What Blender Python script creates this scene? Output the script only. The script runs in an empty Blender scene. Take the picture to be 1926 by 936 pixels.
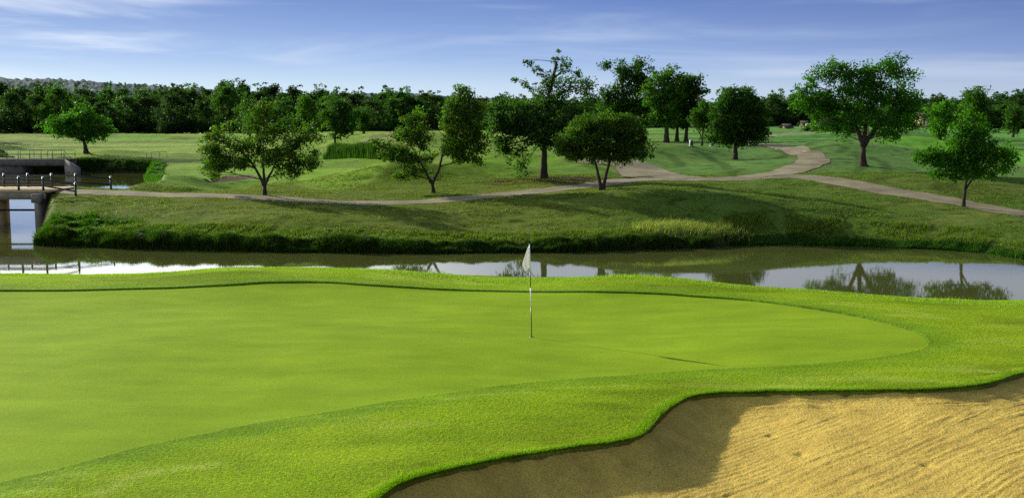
import bpy, math, random
import numpy as np
from mathutils import Vector, Matrix

C = bpy.context.scene
# ------------------------------------------------------------------ camera
F = 2065.0; W0, H0 = 1926.0, 936.0; HOR = 228.0
CAMZ = 5.0
PITCH = math.atan((H0/2-HOR)/F)
cam = bpy.data.cameras.new('camera'); camo = bpy.data.objects.new('camera', cam)
C.collection.objects.link(camo); C.camera = camo
cam.sensor_width = 36; cam.lens = F/W0*36; cam.clip_start = 0.1; cam.clip_end = 20000
camo.location = (0, 0, CAMZ); camo.rotation_euler = (math.pi/2-PITCH, 0, 0)
# ------------------------------------------------------------------ sun and sky
SUN_EL = math.radians(22.6); SUN_AZ = math.radians(-50.3)      # azimuth from +Y towards +X
to_sun = Vector((math.sin(SUN_AZ)*math.cos(SUN_EL), math.cos(SUN_AZ)*math.cos(SUN_EL), math.sin(SUN_EL)))
sl = bpy.data.lights.new('sun', 'SUN'); sl.energy = 5.0; sl.angle = math.radians(0.5); sl.color = (1, .93, .80)
so = bpy.data.objects.new('sun', sl); C.collection.objects.link(so)
so.rotation_euler = to_sun.to_track_quat('Z', 'Y').to_euler()
C.view_settings.view_transform = 'Standard'; C.view_settings.look = 'None'
C.view_settings.exposure = 0.66; C.view_settings.gamma = 1; C.view_settings.use_curve_mapping = False
C.cycles.max_bounces = 6; C.cycles.diffuse_bounces = 2; C.cycles.glossy_bounces = 3
C.cycles.transmission_bounces = 3; C.cycles.transparent_max_bounces = 4; C.cycles.volume_bounces = 0
C.cycles.use_denoising = False; C.cycles.use_adaptive_sampling = False
try:
    C.cycles.denoiser = 'OPENIMAGEDENOISE'; C.cycles.denoising_input_passes = 'RGB_ALBEDO_NORMAL'; C.cycles.denoising_prefilter = 'ACCURATE'
except Exception: pass
C.cycles.sample_clamp_indirect = 4

world = bpy.data.worlds.new('World'); C.world = world; world.use_nodes = True
wn = world.node_tree; wn.nodes.clear()
def N(nt, t, **kw):
    n = nt.nodes.new(t)
    for k, v in kw.items(): setattr(n, k, v)
    return n
def ramp(nt, stops, interp='LINEAR'):
    r = N(nt, 'ShaderNodeValToRGB'); cr = r.color_ramp; cr.interpolation = interp
    while len(cr.elements) < len(stops): cr.elements.new(0.5)
    for e, (p, c) in zip(cr.elements, stops):
        e.position = p; e.color = (*c, 1) if len(c) == 3 else c
    return r
def mixc(nt, a, b, fac, mode='MIX'):
    m = N(nt, 'ShaderNodeMix', data_type='RGBA', blend_type=mode)
    for i, v in ((0, fac), (6, a), (7, b)):
        if isinstance(v, (int, float)): m.inputs[i].default_value = v
        elif isinstance(v, tuple): m.inputs[i].default_value = (*v, 1)
        else: nt.links.new(v, m.inputs[i])
    return m.outputs[2]
L = wn.links.new
sky = N(wn, 'ShaderNodeTexSky', sky_type='NISHITA'); sky.sun_disc = False
sky.sun_elevation = SUN_EL; sky.sun_rotation = SUN_AZ; sky.air_density = 1.0; sky.dust_density = 1.0; sky.ozone_density = 3.0
tc = N(wn, 'ShaderNodeTexCoord'); sep = N(wn, 'ShaderNodeSeparateXYZ'); L(tc.outputs['Generated'], sep.inputs[0])
# blue deepening with height, then raised to a pale band for the reflections
tint = ramp(wn, [(0.0, (8.2, 9.8, 10.0)), (0.03, (6.3, 8.4, 10.2)), (0.057, (3.5, 5.4, 9.0)), (0.085, (2.3, 3.8, 7.5)), (0.110, (1.4, 2.6, 6.4)), (0.130, (7.0, 7.8, 8.8)), (0.2, (7.4, 8.0, 8.8)), (0.5, (2.0, 2.9, 5.0))])
L(sep.outputs[2], tint.inputs[0])
low = N(wn, 'ShaderNodeMapRange'); low.inputs[1].default_value = .2; low.inputs[2].default_value = .5; low.inputs[3].default_value = .88; low.inputs[4].default_value = .15; L(sep.outputs[2], low.inputs[0])
c1 = mixc(wn, sky.outputs[0], tint.outputs[0], low.outputs[0])
# violet, darker towards the side away from the sun
sx = N(wn, 'ShaderNodeMapRange'); sx.inputs[1].default_value = -0.45; sx.inputs[2].default_value = 0.45; L(sep.outputs[0], sx.inputs[0])
side = ramp(wn, [(0.0, (1.0, 1.0, 1.0)), (0.5, (.90, .88, .92)), (1.0, (.70, .66, .74))]); L(sx.outputs[0], side.inputs[0])
c1 = mixc(wn, c1, side.outputs[0], 1.0, 'MULTIPLY')
gl1 = N(wn, 'ShaderNodeMapRange'); gl1.inputs[1].default_value = .108; gl1.inputs[2].default_value = .125; L(sep.outputs[2], gl1.inputs[0])
gl2 = N(wn, 'ShaderNodeMapRange'); gl2.inputs[1].default_value = 0.0; gl2.inputs[2].default_value = -0.4; L(sep.outputs[0], gl2.inputs[0])
gm = N(wn, 'ShaderNodeMath', operation='MULTIPLY'); L(gl1.outputs[0], gm.inputs[0]); L(gl2.outputs[0], gm.inputs[1])
c1 = mixc(wn, c1, mixc(wn, c1, (4.2, 3.7, 2.9), 1.0, 'MULTIPLY'), gm.outputs[0])  # extra glow added above the frame at left, to whiten the reflecting water
mp = N(wn, 'ShaderNodeMapping'); mp.inputs['Scale'].default_value = (1.6, 1.6, 17); mp.inputs['Rotation'].default_value = (0.0, 0.055, 0.3)
L(tc.outputs['Generated'], mp.inputs[0])
nz = N(wn, 'ShaderNodeTexNoise'); nz.inputs['Scale'].default_value = 2.1; nz.inputs['Detail'].default_value = 7; nz.inputs['Roughness'].default_value = .55; nz.inputs['Distortion'].default_value = .5
L(mp.outputs[0], nz.inputs[0])
cr_ = ramp(wn, [(0.46, (0, 0, 0)), (0.78, (.34, .34, .34))], 'EASE'); L(nz.outputs[0], cr_.inputs[0])
cl_l = N(wn, 'ShaderNodeMapRange'); cl_l.inputs[1].default_value = -0.12; cl_l.inputs[2].default_value = -0.40; cl_l.inputs[3].default_value = .8; cl_l.inputs[4].default_value = 2.6; L(sep.outputs[0], cl_l.inputs[0])
cm_ = N(wn, 'ShaderNodeMath', operation='MULTIPLY'); L(cr_.outputs[0], cm_.inputs[0]); L(cl_l.outputs[0], cm_.inputs[1])
c2 = mixc(wn, c1, (8.5, 9.4, 10.4), cm_.outputs[0])
# fading of the cloud towards the zenith keeps the ambient light plain
bg = N(wn, 'ShaderNodeBackground'); bg.inputs[1].default_value = 0.065; L(c2, bg.inputs[0])
wo = N(wn, 'ShaderNodeOutputWorld'); L(bg.outputs[0], wo.inputs[0])

# ------------------------------------------------------------------ helpers
rng = np.random.default_rng(7)
def tag(o, label=None, cat=None, group=None, kind=None):
    if label: o['label'] = label
    if cat: o['category'] = cat
    if group: o['group'] = group
    if kind: o['kind'] = kind
    return o
def link(o, parent=None):
    C.collection.objects.link(o)
    if parent is not None: o.parent = parent
    return o
def empty(name, loc, rz=0):
    o = bpy.data.objects.new(name, None); o.location = loc; o.rotation_euler = (0, 0, rz); o.empty_display_size = .3
    return link(o)
def mesh_np(name, V, faces, mat, parent=None, n=4, smooth=False, tone=None, loc=None):
    """V (k,3); faces (m,n) array, or a list of such arrays with different n"""
    me = bpy.data.meshes.new(name)
    V = np.ascontiguousarray(V, dtype=np.float32)
    if not isinstance(faces, list): faces = [faces]
    faces = [f for f in faces if len(f)]
    me.vertices.add(len(V)); me.vertices.foreach_set('co', V.ravel())
    lv = np.concatenate([f.ravel() for f in faces]).astype(np.int32)
    tot = np.concatenate([np.full(len(f), f.shape[1]) for f in faces]).astype(np.int32)
    st = np.concatenate([[0], np.cumsum(tot)[:-1]]).astype(np.int32)
    me.loops.add(len(lv)); me.loops.foreach_set('vertex_index', lv)
    me.polygons.add(len(tot)); me.polygons.foreach_set('loop_start', st); me.polygons.foreach_set('loop_total', tot)
    if smooth: me.polygons.foreach_set('use_smooth', np.ones(len(tot), bool))
    if tone is not None:
        a = me.attributes.new('tone', 'FLOAT_COLOR', 'POINT')
        t4 = np.ones((len(V), 4), np.float32); t4[:, :3] = tone; a.data.foreach_set('color', t4.ravel())
    me.update(calc_edges=True)
    me.materials.append(mat)
    o = bpy.data.objects.new(name, me)
    if loc is not None: o.location = loc
    return link(o, parent)

class MB:
    """collects boxes, tubes and prisms into ONE mesh"""
    def __init__(s): s.v = []; s.f4 = []; s.fn = []; s.n = 0
    def add(s, V, faces):
        b = s.n; s.v.append(np.asarray(V, float)); s.n += len(V)
        for f in faces:
            (s.f4 if len(f) == 4 else s.fn).append([b+i for i in f])
    def box(s, c, d, rz=0.0, bev=0.0, taper=1.0):
        cx, cy, cz = c; hx, hy, hz = d[0]/2, d[1]/2, d[2]/2
        b = min(bev, hx*.9, hy*.9)
        def ring(x, y, z):
            if b > 0: return [(x-b, -y, z), (x, -y+b, z), (x, y-b, z), (x-b, y, z), (-x+b, y, z), (-x, y-b, z), (-x, -y+b, z), (-x+b, -y, z)]
            return [(x, -y, z), (x, y, z), (-x, y, z), (-x, -y, z)]
        rings = [ring(hx, hy, -hz)]
        if b > 0: rings.append(ring(hx*taper, hy*taper, hz-b)); rings.append(ring(hx*taper-b*.7, hy*taper-b*.7, hz))
        else: rings.append(ring(hx*taper, hy*taper, hz))
        n = len(rings[0]); V = np.array([p for r in rings for p in r]); cs, sn = math.cos(rz), math.sin(rz)
        V = np.stack([V[:, 0]*cs-V[:, 1]*sn+cx, V[:, 0]*sn+V[:, 1]*cs+cy, V[:, 2]+cz], 1)
        fs = [[k*n+i, k*n+(i+1) % n, (k+1)*n+(i+1) % n, (k+1)*n+i] for k in range(len(rings)-1) for i in range(n)]
        fs += [list(range(n))[::-1], [(len(rings)-1)*n+i for i in range(n)]]
        s.add(V, fs)
    def tube(s, pts, rad, seg=8, cap=True):
        pts = [Vector(p) for p in pts]; k = len(pts)
        if not hasattr(rad, '__len__'): rad = [rad]*k
        V = []; up = Vector((0.13, 0.97, 0.2)).normalized()
        for i, p in enumerate(pts):
            t = (pts[min(i+1, k-1)]-pts[max(i-1, 0)]).normalized()
            u = up.cross(t)
            if u.length < .05: u = Vector((1, 0, 0)).cross(t)
            u.normalize(); w = t.cross(u)
            for j in range(seg):
                a = 2*math.pi*j/seg; q = p+(u*math.cos(a)+w*math.sin(a))*rad[i]; V.append(q[:])
        fs = [[i*seg+j, i*seg+(j+1) % seg, (i+1)*seg+(j+1) % seg, (i+1)*seg+j] for i in range(k-1) for j in range(seg)]
        if cap: fs += [list(range(seg))[::-1], [(k-1)*seg+j for j in range(seg)]]
        s.add(V, fs)
    def build(s, name, mat, parent=None, smooth=False, loc=None):
        V = np.concatenate(s.v); F_ = []
        if s.f4: F_.append(np.array(s.f4))
        by = {}
        for f in s.fn: by.setdefault(len(f), []).append(f)
        F_ += [np.array(x) for x in by.values()]
        return mesh_np(name, V, F_, mat, parent, smooth=smooth, loc=loc)

# value noise
def vnoise(x, y, seed=0):
    x = np.asarray(x, float); y = np.asarray(y, float)
    xi = np.floor(x).astype(np.int64); yi = np.floor(y).astype(np.int64); fx = x-xi; fy = y-yi
    fx = fx*fx*fx*(fx*(fx*6-15)+10); fy = fy*fy*fy*(fy*(fy*6-15)+10)
    def h(a, b):
        n = (a*374761393+b*668265263+seed*974711) & 0xffffffff
        n = ((n ^ (n >> 13))*1274126177) & 0xffffffff
        n = (n ^ (n >> 16)) & 0xffff
        return n/32767.5-1
    return (h(xi, yi)*(1-fx)+h(xi+1, yi)*fx)*(1-fy)+(h(xi, yi+1)*(1-fx)+h(xi+1, yi+1)*fx)*fy
def fbm(x, y, seed=0, oct=4, g=.5):
    s = 0; a = 1; t = 0
    for o in range(oct):
        ca = math.cos(.5+o*.65); sa = math.sin(.5+o*.65)
        s = s+a*vnoise((x*ca-y*sa)*2**o+o*17.3, (x*sa+y*ca)*2**o-o*9.1, seed+o); t += a; a *= g
    return s/t
def sstep(a, b, x):
    t = np.clip((x-a)/(b-a), 0, 1); return t*t*(3-2*t)

def ray(px, py):
    d = Vector((0, math.cos(PITCH), -math.sin(PITCH)))+Vector((0, math.sin(PITCH), math.cos(PITCH)))*((H0/2-py)/F)+Vector((1, 0, 0))*((px-W0/2)/F)
    return d
def at_depth(px, py, Y):
    d = ray(px, py); return Vector((0, 0, CAMZ))+d*(Y/d.y)
def at_z(px, py, z):
    d = ray(px, py); return Vector((0, 0, CAMZ))+d*((z-CAMZ)/d.z)
ZW = -2.2

# ------------------------------------------------------------------ lie of the land: control points measured off the photograph
cz = [  # px, py, z  : the putting surface and its surrounds
 (-300, 600, 0), (0, 560, 0), (300, 558, 0), (600, 556, 0), (900, 560, 0), (1200, 562, 0), (1450, 585, 0), (1650, 630, 0), (1400, 640, 0), (1000, 630, 0),
 (700, 640, 0), (300, 640, 0), (0, 660, 0), (1600, 665, -.01), (1300, 690, -.01), (1000, 710, 0), (600, 720, 0), (200, 740, 0), (0, 800, 0), (-300, 850, 0), (300, 850, -.02),
 (0, 930, -.02), (500, 880, .03), (800, 830, .08), (1100, 770, .08), (1500, 715, .1), (1800, 690, .1), (700, 1000, .02), (1000, 880, 0), (1300, 900, 0), (1700, 850, 0),
 (2100, 620, .05), (2200, 800, .05), (1926, 640, .03), (300, 1200, 0), (900, 1300, 0), (1500, 1300, 0)]
cd = [  # px, py, depth
 # far lip of the surrounds
 (-400, 520, 37), (-150, 520, 37), (0, 517, 36.8), (150, 518, 36.5), (250, 517, 36.3), (400, 508, 36), (550, 504, 35.8), (650, 506, 35.5), (750, 515, 35.2), (850, 526, 34.8), (980, 532, 34.5),
 (1080, 527, 34.4), (1180, 523, 34.2), (1270, 529, 33.8), (1350, 540, 33.2), (1430, 545, 32.6), (1500, 546, 32.2), (1600, 554, 31.6), (1750, 570, 30.6), (1926, 578, 29.8), (2150, 580, 29.6),
 # far bank: top of the steep edge
 (80, 440, 64.2), (200, 446, 63), (400, 448, 62.2), (600, 450, 61.8), (800, 452, 61.5), (1000, 450, 62), (1200, 444, 63), (1400, 446, 64.6), (1600, 449, 64.5), (1750, 455, 62.6), (1850, 464, 60.5), (1926, 474, 58.5), (2100, 480, 56),
 # middle of the bank
 (100, 405, 69), (300, 412, 67), (600, 418, 66), (900, 412, 67), (1100, 400, 69), (1250, 402, 69), (1400, 412, 68), (1550, 405, 69), (1700, 425, 66), (1850, 435, 63.5),
 # crest
 (0, 360, 76), (100, 362, 75.5), (250, 366, 75), (250, 359.5, 78.4), (400, 372, 73), (400, 363, 76.8), (520, 379, 71.5), (520, 369, 75.2), (650, 386, 70.8), (650, 377, 74.6), (800, 384, 71.5), (800, 375, 75.2), (950, 371, 74.3), (950, 362.5, 77.8), (1100, 356, 78), (1100, 347, 81.4), (1132, 357, 77), (1200, 364, 73), (1200, 342, 82.5), (1200, 331, 86.5), (1300, 341, 83), (1300, 331.5, 86.8), (1450, 337, 84), (1450, 327, 88),
 (1640, 360, 77.6), (1640, 350, 80.8), (1812, 390, 71.2), (1812, 377, 74.4), (1926, 409, 67.6), (1926, 396, 70.6), (1530, 300, 97), (1400, 362, 77), (1550, 376, 74.5), (2100, 425, 66),
 # behind the crest, left and middle
 (350, 352, 86), (480, 350, 84), (600, 352, 84), (700, 350, 82.5), (815, 361, 79), (860, 345, 84), (900, 320, 96), (1022, 335, 85), (1100, 325, 89), (960, 300, 110),
 (350, 330, 106), (330, 345, 93), (430, 338, 110), (550, 335, 97), (650, 330, 101), (760, 320, 104), (600, 308, 118), (720, 306, 117), (420, 322, 133), (310, 326, 137), (320, 345, 116),
 (650, 299, 126), (650, 273, 185), (900, 285, 135), (500, 300, 150), (800, 268, 205), (750, 250, 320), (700, 261, 265),
 # left back
 (200, 298, 160), (350, 300, 160), (-100, 300, 156), (162, 289, 178), (240, 292, 172), (60, 284, 205), (300, 270, 255), (300, 256, 400), (100, 254, 400), (0, 262, 320), (500, 262, 310), (450, 252, 430), (-200, 262, 350),
 # right back
 (1180, 310, 100), (1250, 318, 95), (1383, 300, 114), (1300, 276, 127), (1330, 277, 127), (1250, 282, 120), (1200, 280, 135), (1253, 268, 152), (1440, 274, 133), (1500, 282, 125), (1460, 245, 240), (1520, 238, 300), (1330, 262, 165), (1150, 262, 180),
 (1623, 312, 93), (1620, 280, 120), (1730, 330, 87), (1900, 345, 84), (1800, 300, 112), (1700, 262, 180), (1900, 265, 170), (1900, 248, 250), (1600, 246, 240), (2100, 300, 112), (2150, 250, 240), (1580, 300, 103), (1480, 300, 103)]
cw = [(20, 45, -1.7), (0, 47, -1.7), (-25, 47, -1.8), (-60, 50, -1.7), (30, 39, -1.7), (60, 40, -1.6), (12, 40, -1.5), (-8, 43, -1.4), (-30, 43, -1.3),
      (-24, 92, -1.5), (-26, 102, -1.5), (-31, 110, -1.6), (-25, 84, -.9), (-60, 62, .1), (-62, 85, .1), (-90, 110, .2), (-45, 52, -1.5), (-90, 60, 1.0),
      (-90, 180, .4), (-130, 160, .3), (0, -20, 0), (-30, 0, 0), (30, 0, 0), (-40, 25, .2), (40, 20, .3), (55, 66, .2), (60, 80, .8), (0, -80, 0),
      (0, 350, 1.2), (150, 330, 2.6), (-330, 200, .6), (330, 200, 2.4), (200, 0, 1), (-200, 0, 1), (0, 520, .8), (250, 480, 2.6), (-250, 500, -.8), (-100, 520, -.8)]
P = [at_z(*c)[:] for c in cz]+[at_depth(*c)[:] for c in cd]+cw
P = np.array(P)
def warp(x, y):
    r = np.hypot(x, y); return np.arctan2(x, y)*4.5, np.log(r+3)*4.5
def _phi(r2): return 0.5*r2*np.log(r2+1e-12)
_u, _v = warp(P[:, 0], P[:, 1]); _n = len(P)
A = _phi((_u[:, None]-_u)**2+(_v[:, None]-_v)**2)+np.eye(_n)*2e-3
Q = np.stack([np.ones(_n), _u, _v], 1)
M_ = np.zeros((_n+3, _n+3)); M_[:_n, :_n] = A; M_[:_n, _n:] = Q; M_[_n:, :_n] = Q.T
_w = np.linalg.solve(M_, np.concatenate([P[:, 2], [0, 0, 0]]))
def tps(x, y):
    x = np.atleast_1d(x).astype(float); y = np.atleast_1d(y).astype(float); out = np.empty(len(x))
    for i in range(0, len(x), 20000):
        u, v = warp(x[i:i+20000], y[i:i+20000])
        out[i:i+20000] = _phi((u[:, None]-_u)**2+(v[:, None]-_v)**2)@_w[:_n]+_w[_n]+_w[_n+1]*u+_w[_n+2]*v
    return out
# polygon distance, positive inside
def sdf(x, y, poly):
    poly = np.asarray(poly, float); d2 = np.full(x.shape, 1e18); ins = np.zeros(x.shape, bool)
    for i in range(len(poly)):
        a = poly[i]; b = poly[(i+1) % len(poly)]; e = b-a
        t = np.clip(((x-a[0])*e[0]+(y-a[1])*e[1])/(e@e+1e-12), 0, 1)
        d2 = np.minimum(d2, (x-a[0]-e[0]*t)**2+(y-a[1]-e[1]*t)**2)
        if a[1] != b[1]:
            c = ((a[1] > y) != (b[1] > y)) & (x < (b[0]-a[0])*(y-a[1])/(b[1]-a[1])+a[0]); ins ^= c
    d = np.sqrt(d2); return np.where(ins, d, -d)
def pdist(x, y, line):
    line = np.asarray(line, float); d2 = np.full(x.shape, 1e18)
    for a, b in zip(line[:-1], line[1:]):
        e = b-a; t = np.clip(((x-a[0])*e[0]+(y-a[1])*e[1])/(e@e+1e-12), 0, 1)
        d2 = np.minimum(d2, (x-a[0]-e[0]*t)**2+(y-a[1]-e[1]*t)**2)
    return np.sqrt(d2)

shore = [at_z(px, py, ZW)[:2] for px, py in ((1926, 488), (1880, 481), (1850, 476), (1750, 469), (1600, 463), (1480, 461), (1400, 462), (1330, 466), (1200, 471), (1090, 474), (1000, 475), (800, 477), (600, 475), (400, 472), (250, 468), (130, 464), (64, 461))]
def dens(pts, step=1.2, amp=.16, seed=3):
    out = []
    for a, b in zip(pts[:-1], pts[1:]):
        a = np.array(a); b = np.array(b); n = max(1, int(np.linalg.norm(b-a)/step))
        for k in range(n): out.append(a+(b-a)*k/n)
    out.append(np.array(pts[-1])); out = np.array(out)
    out[:, 1] += amp*fbm(out[:, 0]*.5, out[:, 1]*.5, seed, 3)*1.6; return out
shore_w = dens(shore)
chan = [(-30.2, 70), (-32.7, 76), (-32.4, 80), (-30, 83), (-30, 90), (-32.5, 100), (-35, 108), (-37.6, 115), (-40.5, 123), (-44.2, 132), (-47.2, 141), (-48.5, 147), (-50.5, 152.5), (-56, 154), (-71, 153.5), (-76, 160), (-84, 176), (-130, 195), (-150, 180), (-110, 150), (-82, 138), (-70, 120), (-60, 100), (-55, 80), (-56, 62), (-64, 52)]
near = [(-60, 48), (-40, 46.5), (-20, 45.5), (-5, 44), (8, 41.5), (14, 39), (22, 36), (40, 34), (65, 34), (68, 52), (40, 54)]
WPOLY = np.array([tuple(p) for p in shore_w]+chan+near)

def catmull(pts, n=8):
    pts = [np.array(p, float) for p in pts]; q = [2*pts[0]-pts[1]]+pts+[2*pts[-1]-pts[-2]]; out = []
    for i in range(1, len(q)-2):
        for k in range(n):
            t = k/n; a, b, c, d = q[i-1:i+3]
            out.append(.5*((2*b)+(-a+c)*t+(2*a-5*b+4*c-d)*t*t+(-a+3*b-3*c+d)*t**3))
    out.append(pts[-1]); return np.array(out)

# grass mounds: x, y, half length, half depth, height, turn
MOUNDS = [(-9.5, 88, 5.5, 3.2, .75, .25), (-17, 92, 6, 3.0, .55, .2), (-4, 93, 5, 3, .5, -.1), (-1, 104, 5, 4, .6, 0), (8, 100, 6, 4, .45, 0),
          (-61.5, 171, 7, 4.5, .55, 0), (-20, 200, 14, 9, 1.2, .2), (-30, 145, 9, 4, .6, 0), (14, 70, 9, 4, .5, -.3), (-12, 66, 7, 2.5, .2, 0), (30, 82, 8, 5, .3, 0), (34, 118, 8, 5, .5, .2), (48, 135, 10, 5, .6, 0), (16, 118, 7, 5, .5, 0), (-120, 330, 30, 12, .8, .1), (-60, 350, 30, 14, .7, 0), (60, 180, 14, 8, .8, .1)]
def H_land(x, y):
    """natural ground without cuts"""
    shp = np.shape(x); x = np.ravel(np.asarray(x, float)); y = np.ravel(np.asarray(y, float)); r = np.hypot(x, y)
    zf_ = -.9+3.5*sstep(-.2, .2, np.clip(x/np.maximum(y, 1), -1, 1)); z = zf_.copy()
    m = r < 560
    if m.any(): z[m] = tps(x[m], y[m])
    kf = sstep(440, 555, r); z = z*(1-kf)+zf_*kf
    rough = sstep(33, 42, y-0.0*x)
    z = z+rough*(.05*fbm(x*.55, y*.55, 11, 3)+.12*fbm(x*.12, y*.12, 12, 3)+.03*fbm(x*1.3, y*2.2, 13, 2))*(1+sstep(100, 200, r))
    z = z+(.008*fbm(x*.9, y*.9, 15, 2)+.13*fbm(x*.16, y*.16, 16, 2))*(1-rough)
    for bx, by, wx_, wy_, hh_, an_ in MOUNDS:
        ca, sa = math.cos(an_), math.sin(an_); dx = (x-bx)*ca+(y-by)*sa; dy = -(x-bx)*sa+(y-by)*ca
        z = z+1.8*hh_*np.exp(-(dx/wx_)**2-(dy/wy_)**2)
    sd = sdf(x, y, WPOLY)
    out = np.clip(-sd, 0, 99)
    face = 0.9
    z = np.where(sd < 0, (ZW-.12)+(z-(ZW-.12))*sstep(-.25, face, out)**.8, z)
    z = np.where(sd >= 0, ZW-.12-np.minimum(sd*.5, .7), z)
    return z.reshape(shp), sd.reshape(shp)
def hz(x, y): return float(H_land(np.array([x]), np.array([y]))[0][0])
def hit(px, py):
    d = ray(px, py); t = np.concatenate([np.linspace(9, 60, 500), np.linspace(60, 640, 2200)])
    x = d.x*t/d.y; y = t; zr = CAMZ+d.z*t/d.y
    h, _ = H_land(x, y); k = np.argmax(zr <= h)
    if not (zr <= h).any(): k = len(t)-1
    if k > 0:
        a = zr[k-1]-h[k-1]; b = zr[k]-h[k]; f = a/(a-b) if a != b else 0; T = t[k-1]+(t[k]-t[k-1])*min(max(f, 0), 1)
    else: T = t[0]
    X = d.x*T/d.y; return Vector((X, T, hz(X, T)))

# ------------------------------------------------------------------ outlines
g_far = [(-500, 560), (-200, 549), (0, 545), (200, 543), (400, 536), (500, 530), (600, 529), (700, 535), (800, 541), (900, 545), (1000, 547), (1100, 547), (1200, 549), (1300, 555), (1400, 562), (1500, 574), (1600, 590), (1680, 608), (1730, 625), (1746, 640)]
g_near = [(1746, 640), (1738, 650), (1700, 662), (1600, 676), (1450, 688), (1300, 695), (1150, 705), (1000, 716), (850, 736), (700, 758), (600, 775), (500, 790), (400, 810), (260, 838), (150, 868), (0, 905), (-200, 960), (-500, 1040)]
gf = np.array([hit(*p)[:2] for p in g_far]); gn = np.array([hit(*p)[:2] for p in g_near])
gf = catmull(gf, 5); gn = catmull(gn, 5)
GPOLY = np.concatenate([gf, gn[1:]])
lip_px = [(430, 1250), (560, 1090), (640, 1000), (712, 936), (760, 908), (820, 890), (860, 880), (950, 862), (1050, 846), (1150, 833), (1200, 821), (1230, 792), (1257, 768), (1294, 748), (1351, 740), (1430, 738), (1520, 737), (1652, 735), (1740, 734), (1803, 730), (1860, 721), (1926, 700), (2050, 665), (2250, 650)]
lip = np.array([hit(*p)[:2] for p in lip_px]); lip = catmull(lip, 6)
lip[:, 1] += .05*fbm(lip[:, 0]*2.2, lip[:, 1]*2.2, 5, 3)
BPOLY = np.concatenate([lip, np.array([(14, 11), (9, 8.2), (2, 7.6), (-2, 8)])])

PW = 1.35
pale_px = [([(60, 905), (110, 893), (160, 890)], .16), ([(190, 925), (260, 893), (340, 880), (400, 874)], .17), ([(230, 905), (300, 885), (370, 878)], .13), ([(480, 797), (540, 788), (600, 785)], .07), ([(640, 772), (700, 765), (760, 762)], .07), ([(830, 752), (900, 742), (1000, 737)], .10), ([(940, 733), (1060, 729), (1180, 724)], .06),
 ([(-60, 935), (20, 925), (90, 922)], .14), ([(1500, 655), (1600, 648), (1690, 640)], .05), ([(1560, 570), (1640, 578), (1740, 590)], .12), ([(1500, 560), (1620, 572), (1700, 580)], .08)]
pale_ln = [(catmull([hit(*p)[:2] for p in pts], 6), w) for pts, w in pale_px]
def near_mod(x, y):
    """(pale, dark) weights of the patchy turf of the surrounds"""
    p = np.zeros(x.shape)
    for ln, w in pale_ln: p = np.maximum(p, np.exp(-(pdist(x, y, ln)/w)**2))
    p = p*np.clip(.75+.9*fbm(x*5, y*7, 501, 2), 0, 1); p = np.maximum(p, .55*sstep(.25, .7, fbm(x*.45+y*.3, y*1.0, 502, 3)))
    d = sstep(.05, .6, fbm(x*.28, y*.55, 503, 3))*.6
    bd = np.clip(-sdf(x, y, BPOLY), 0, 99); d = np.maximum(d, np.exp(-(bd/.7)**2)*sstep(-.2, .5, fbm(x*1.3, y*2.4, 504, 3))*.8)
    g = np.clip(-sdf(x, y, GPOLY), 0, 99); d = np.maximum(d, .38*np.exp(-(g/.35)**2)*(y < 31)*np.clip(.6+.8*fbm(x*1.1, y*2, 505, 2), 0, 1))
    return p, d
paths = {
 'main': ([(250, 362.8), (400, 367.5), (520, 374), (650, 381), (800, 379), (950, 366.5), (1040, 357), (1110, 349.5), (1175, 340), (1250, 336.5), (1350, 336.5), (1440, 332.5), (1500, 332), (1560, 338), (1640, 354), (1730, 368.5), (1815, 382.5), (1926, 402), (2080, 427)], PW),
 'left_fork': ([(1215, 333), (1205, 322), (1190, 311), (1150, 303), (1100, 298)], 1.9),
 'left_fork_return': ([(1300, 336), (1250, 330), (1215, 318), (1190, 311)], 1.5),
 'right_fork': ([(1400, 335), (1470, 326), (1510, 313), (1531, 300), (1525, 292), (1500, 285), (1470, 278), (1440, 273.5), (1400, 271), (1350, 268)], 1.35),
 'far_path': ([(1430, 258), (1480, 253), (1510, 249), (1560, 246)], 2.4)}
def pathline(name):
    pts, w = paths[name]; q = [tuple(hit(*p)[:2]) for p in pts]
    if name == 'main': q = [(-31.6, 76.5), (-29.5, 76.0)]+q
    return catmull(q, 8), w
PL = {k: pathline(k) for k in paths}
def path_mask(x, y):
    m = np.full(x.shape, 9.0)
    for k, (ln, w) in PL.items(): m = np.minimum(m, pdist(x, y, ln)-w)
    return m                                         # negative on the path
def bunker_depth(x, y, sd):
    full = .44-.24*sstep(3, 5.5, x)+.28*sstep(8.5, 13, x)
    s = np.clip(sd, 0, 9)
    return .03+full*(1-np.exp(-(s/.55)**1.25))+.035*np.clip(s-1.4, 0, 8)*0.6
small_bunker = np.array([hit(*p)[:2] for p in ((383, 339), (400, 333), (430, 330), (470, 328), (492, 330), (480, 334), (450, 339), (420, 343), (395, 343))])

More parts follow.
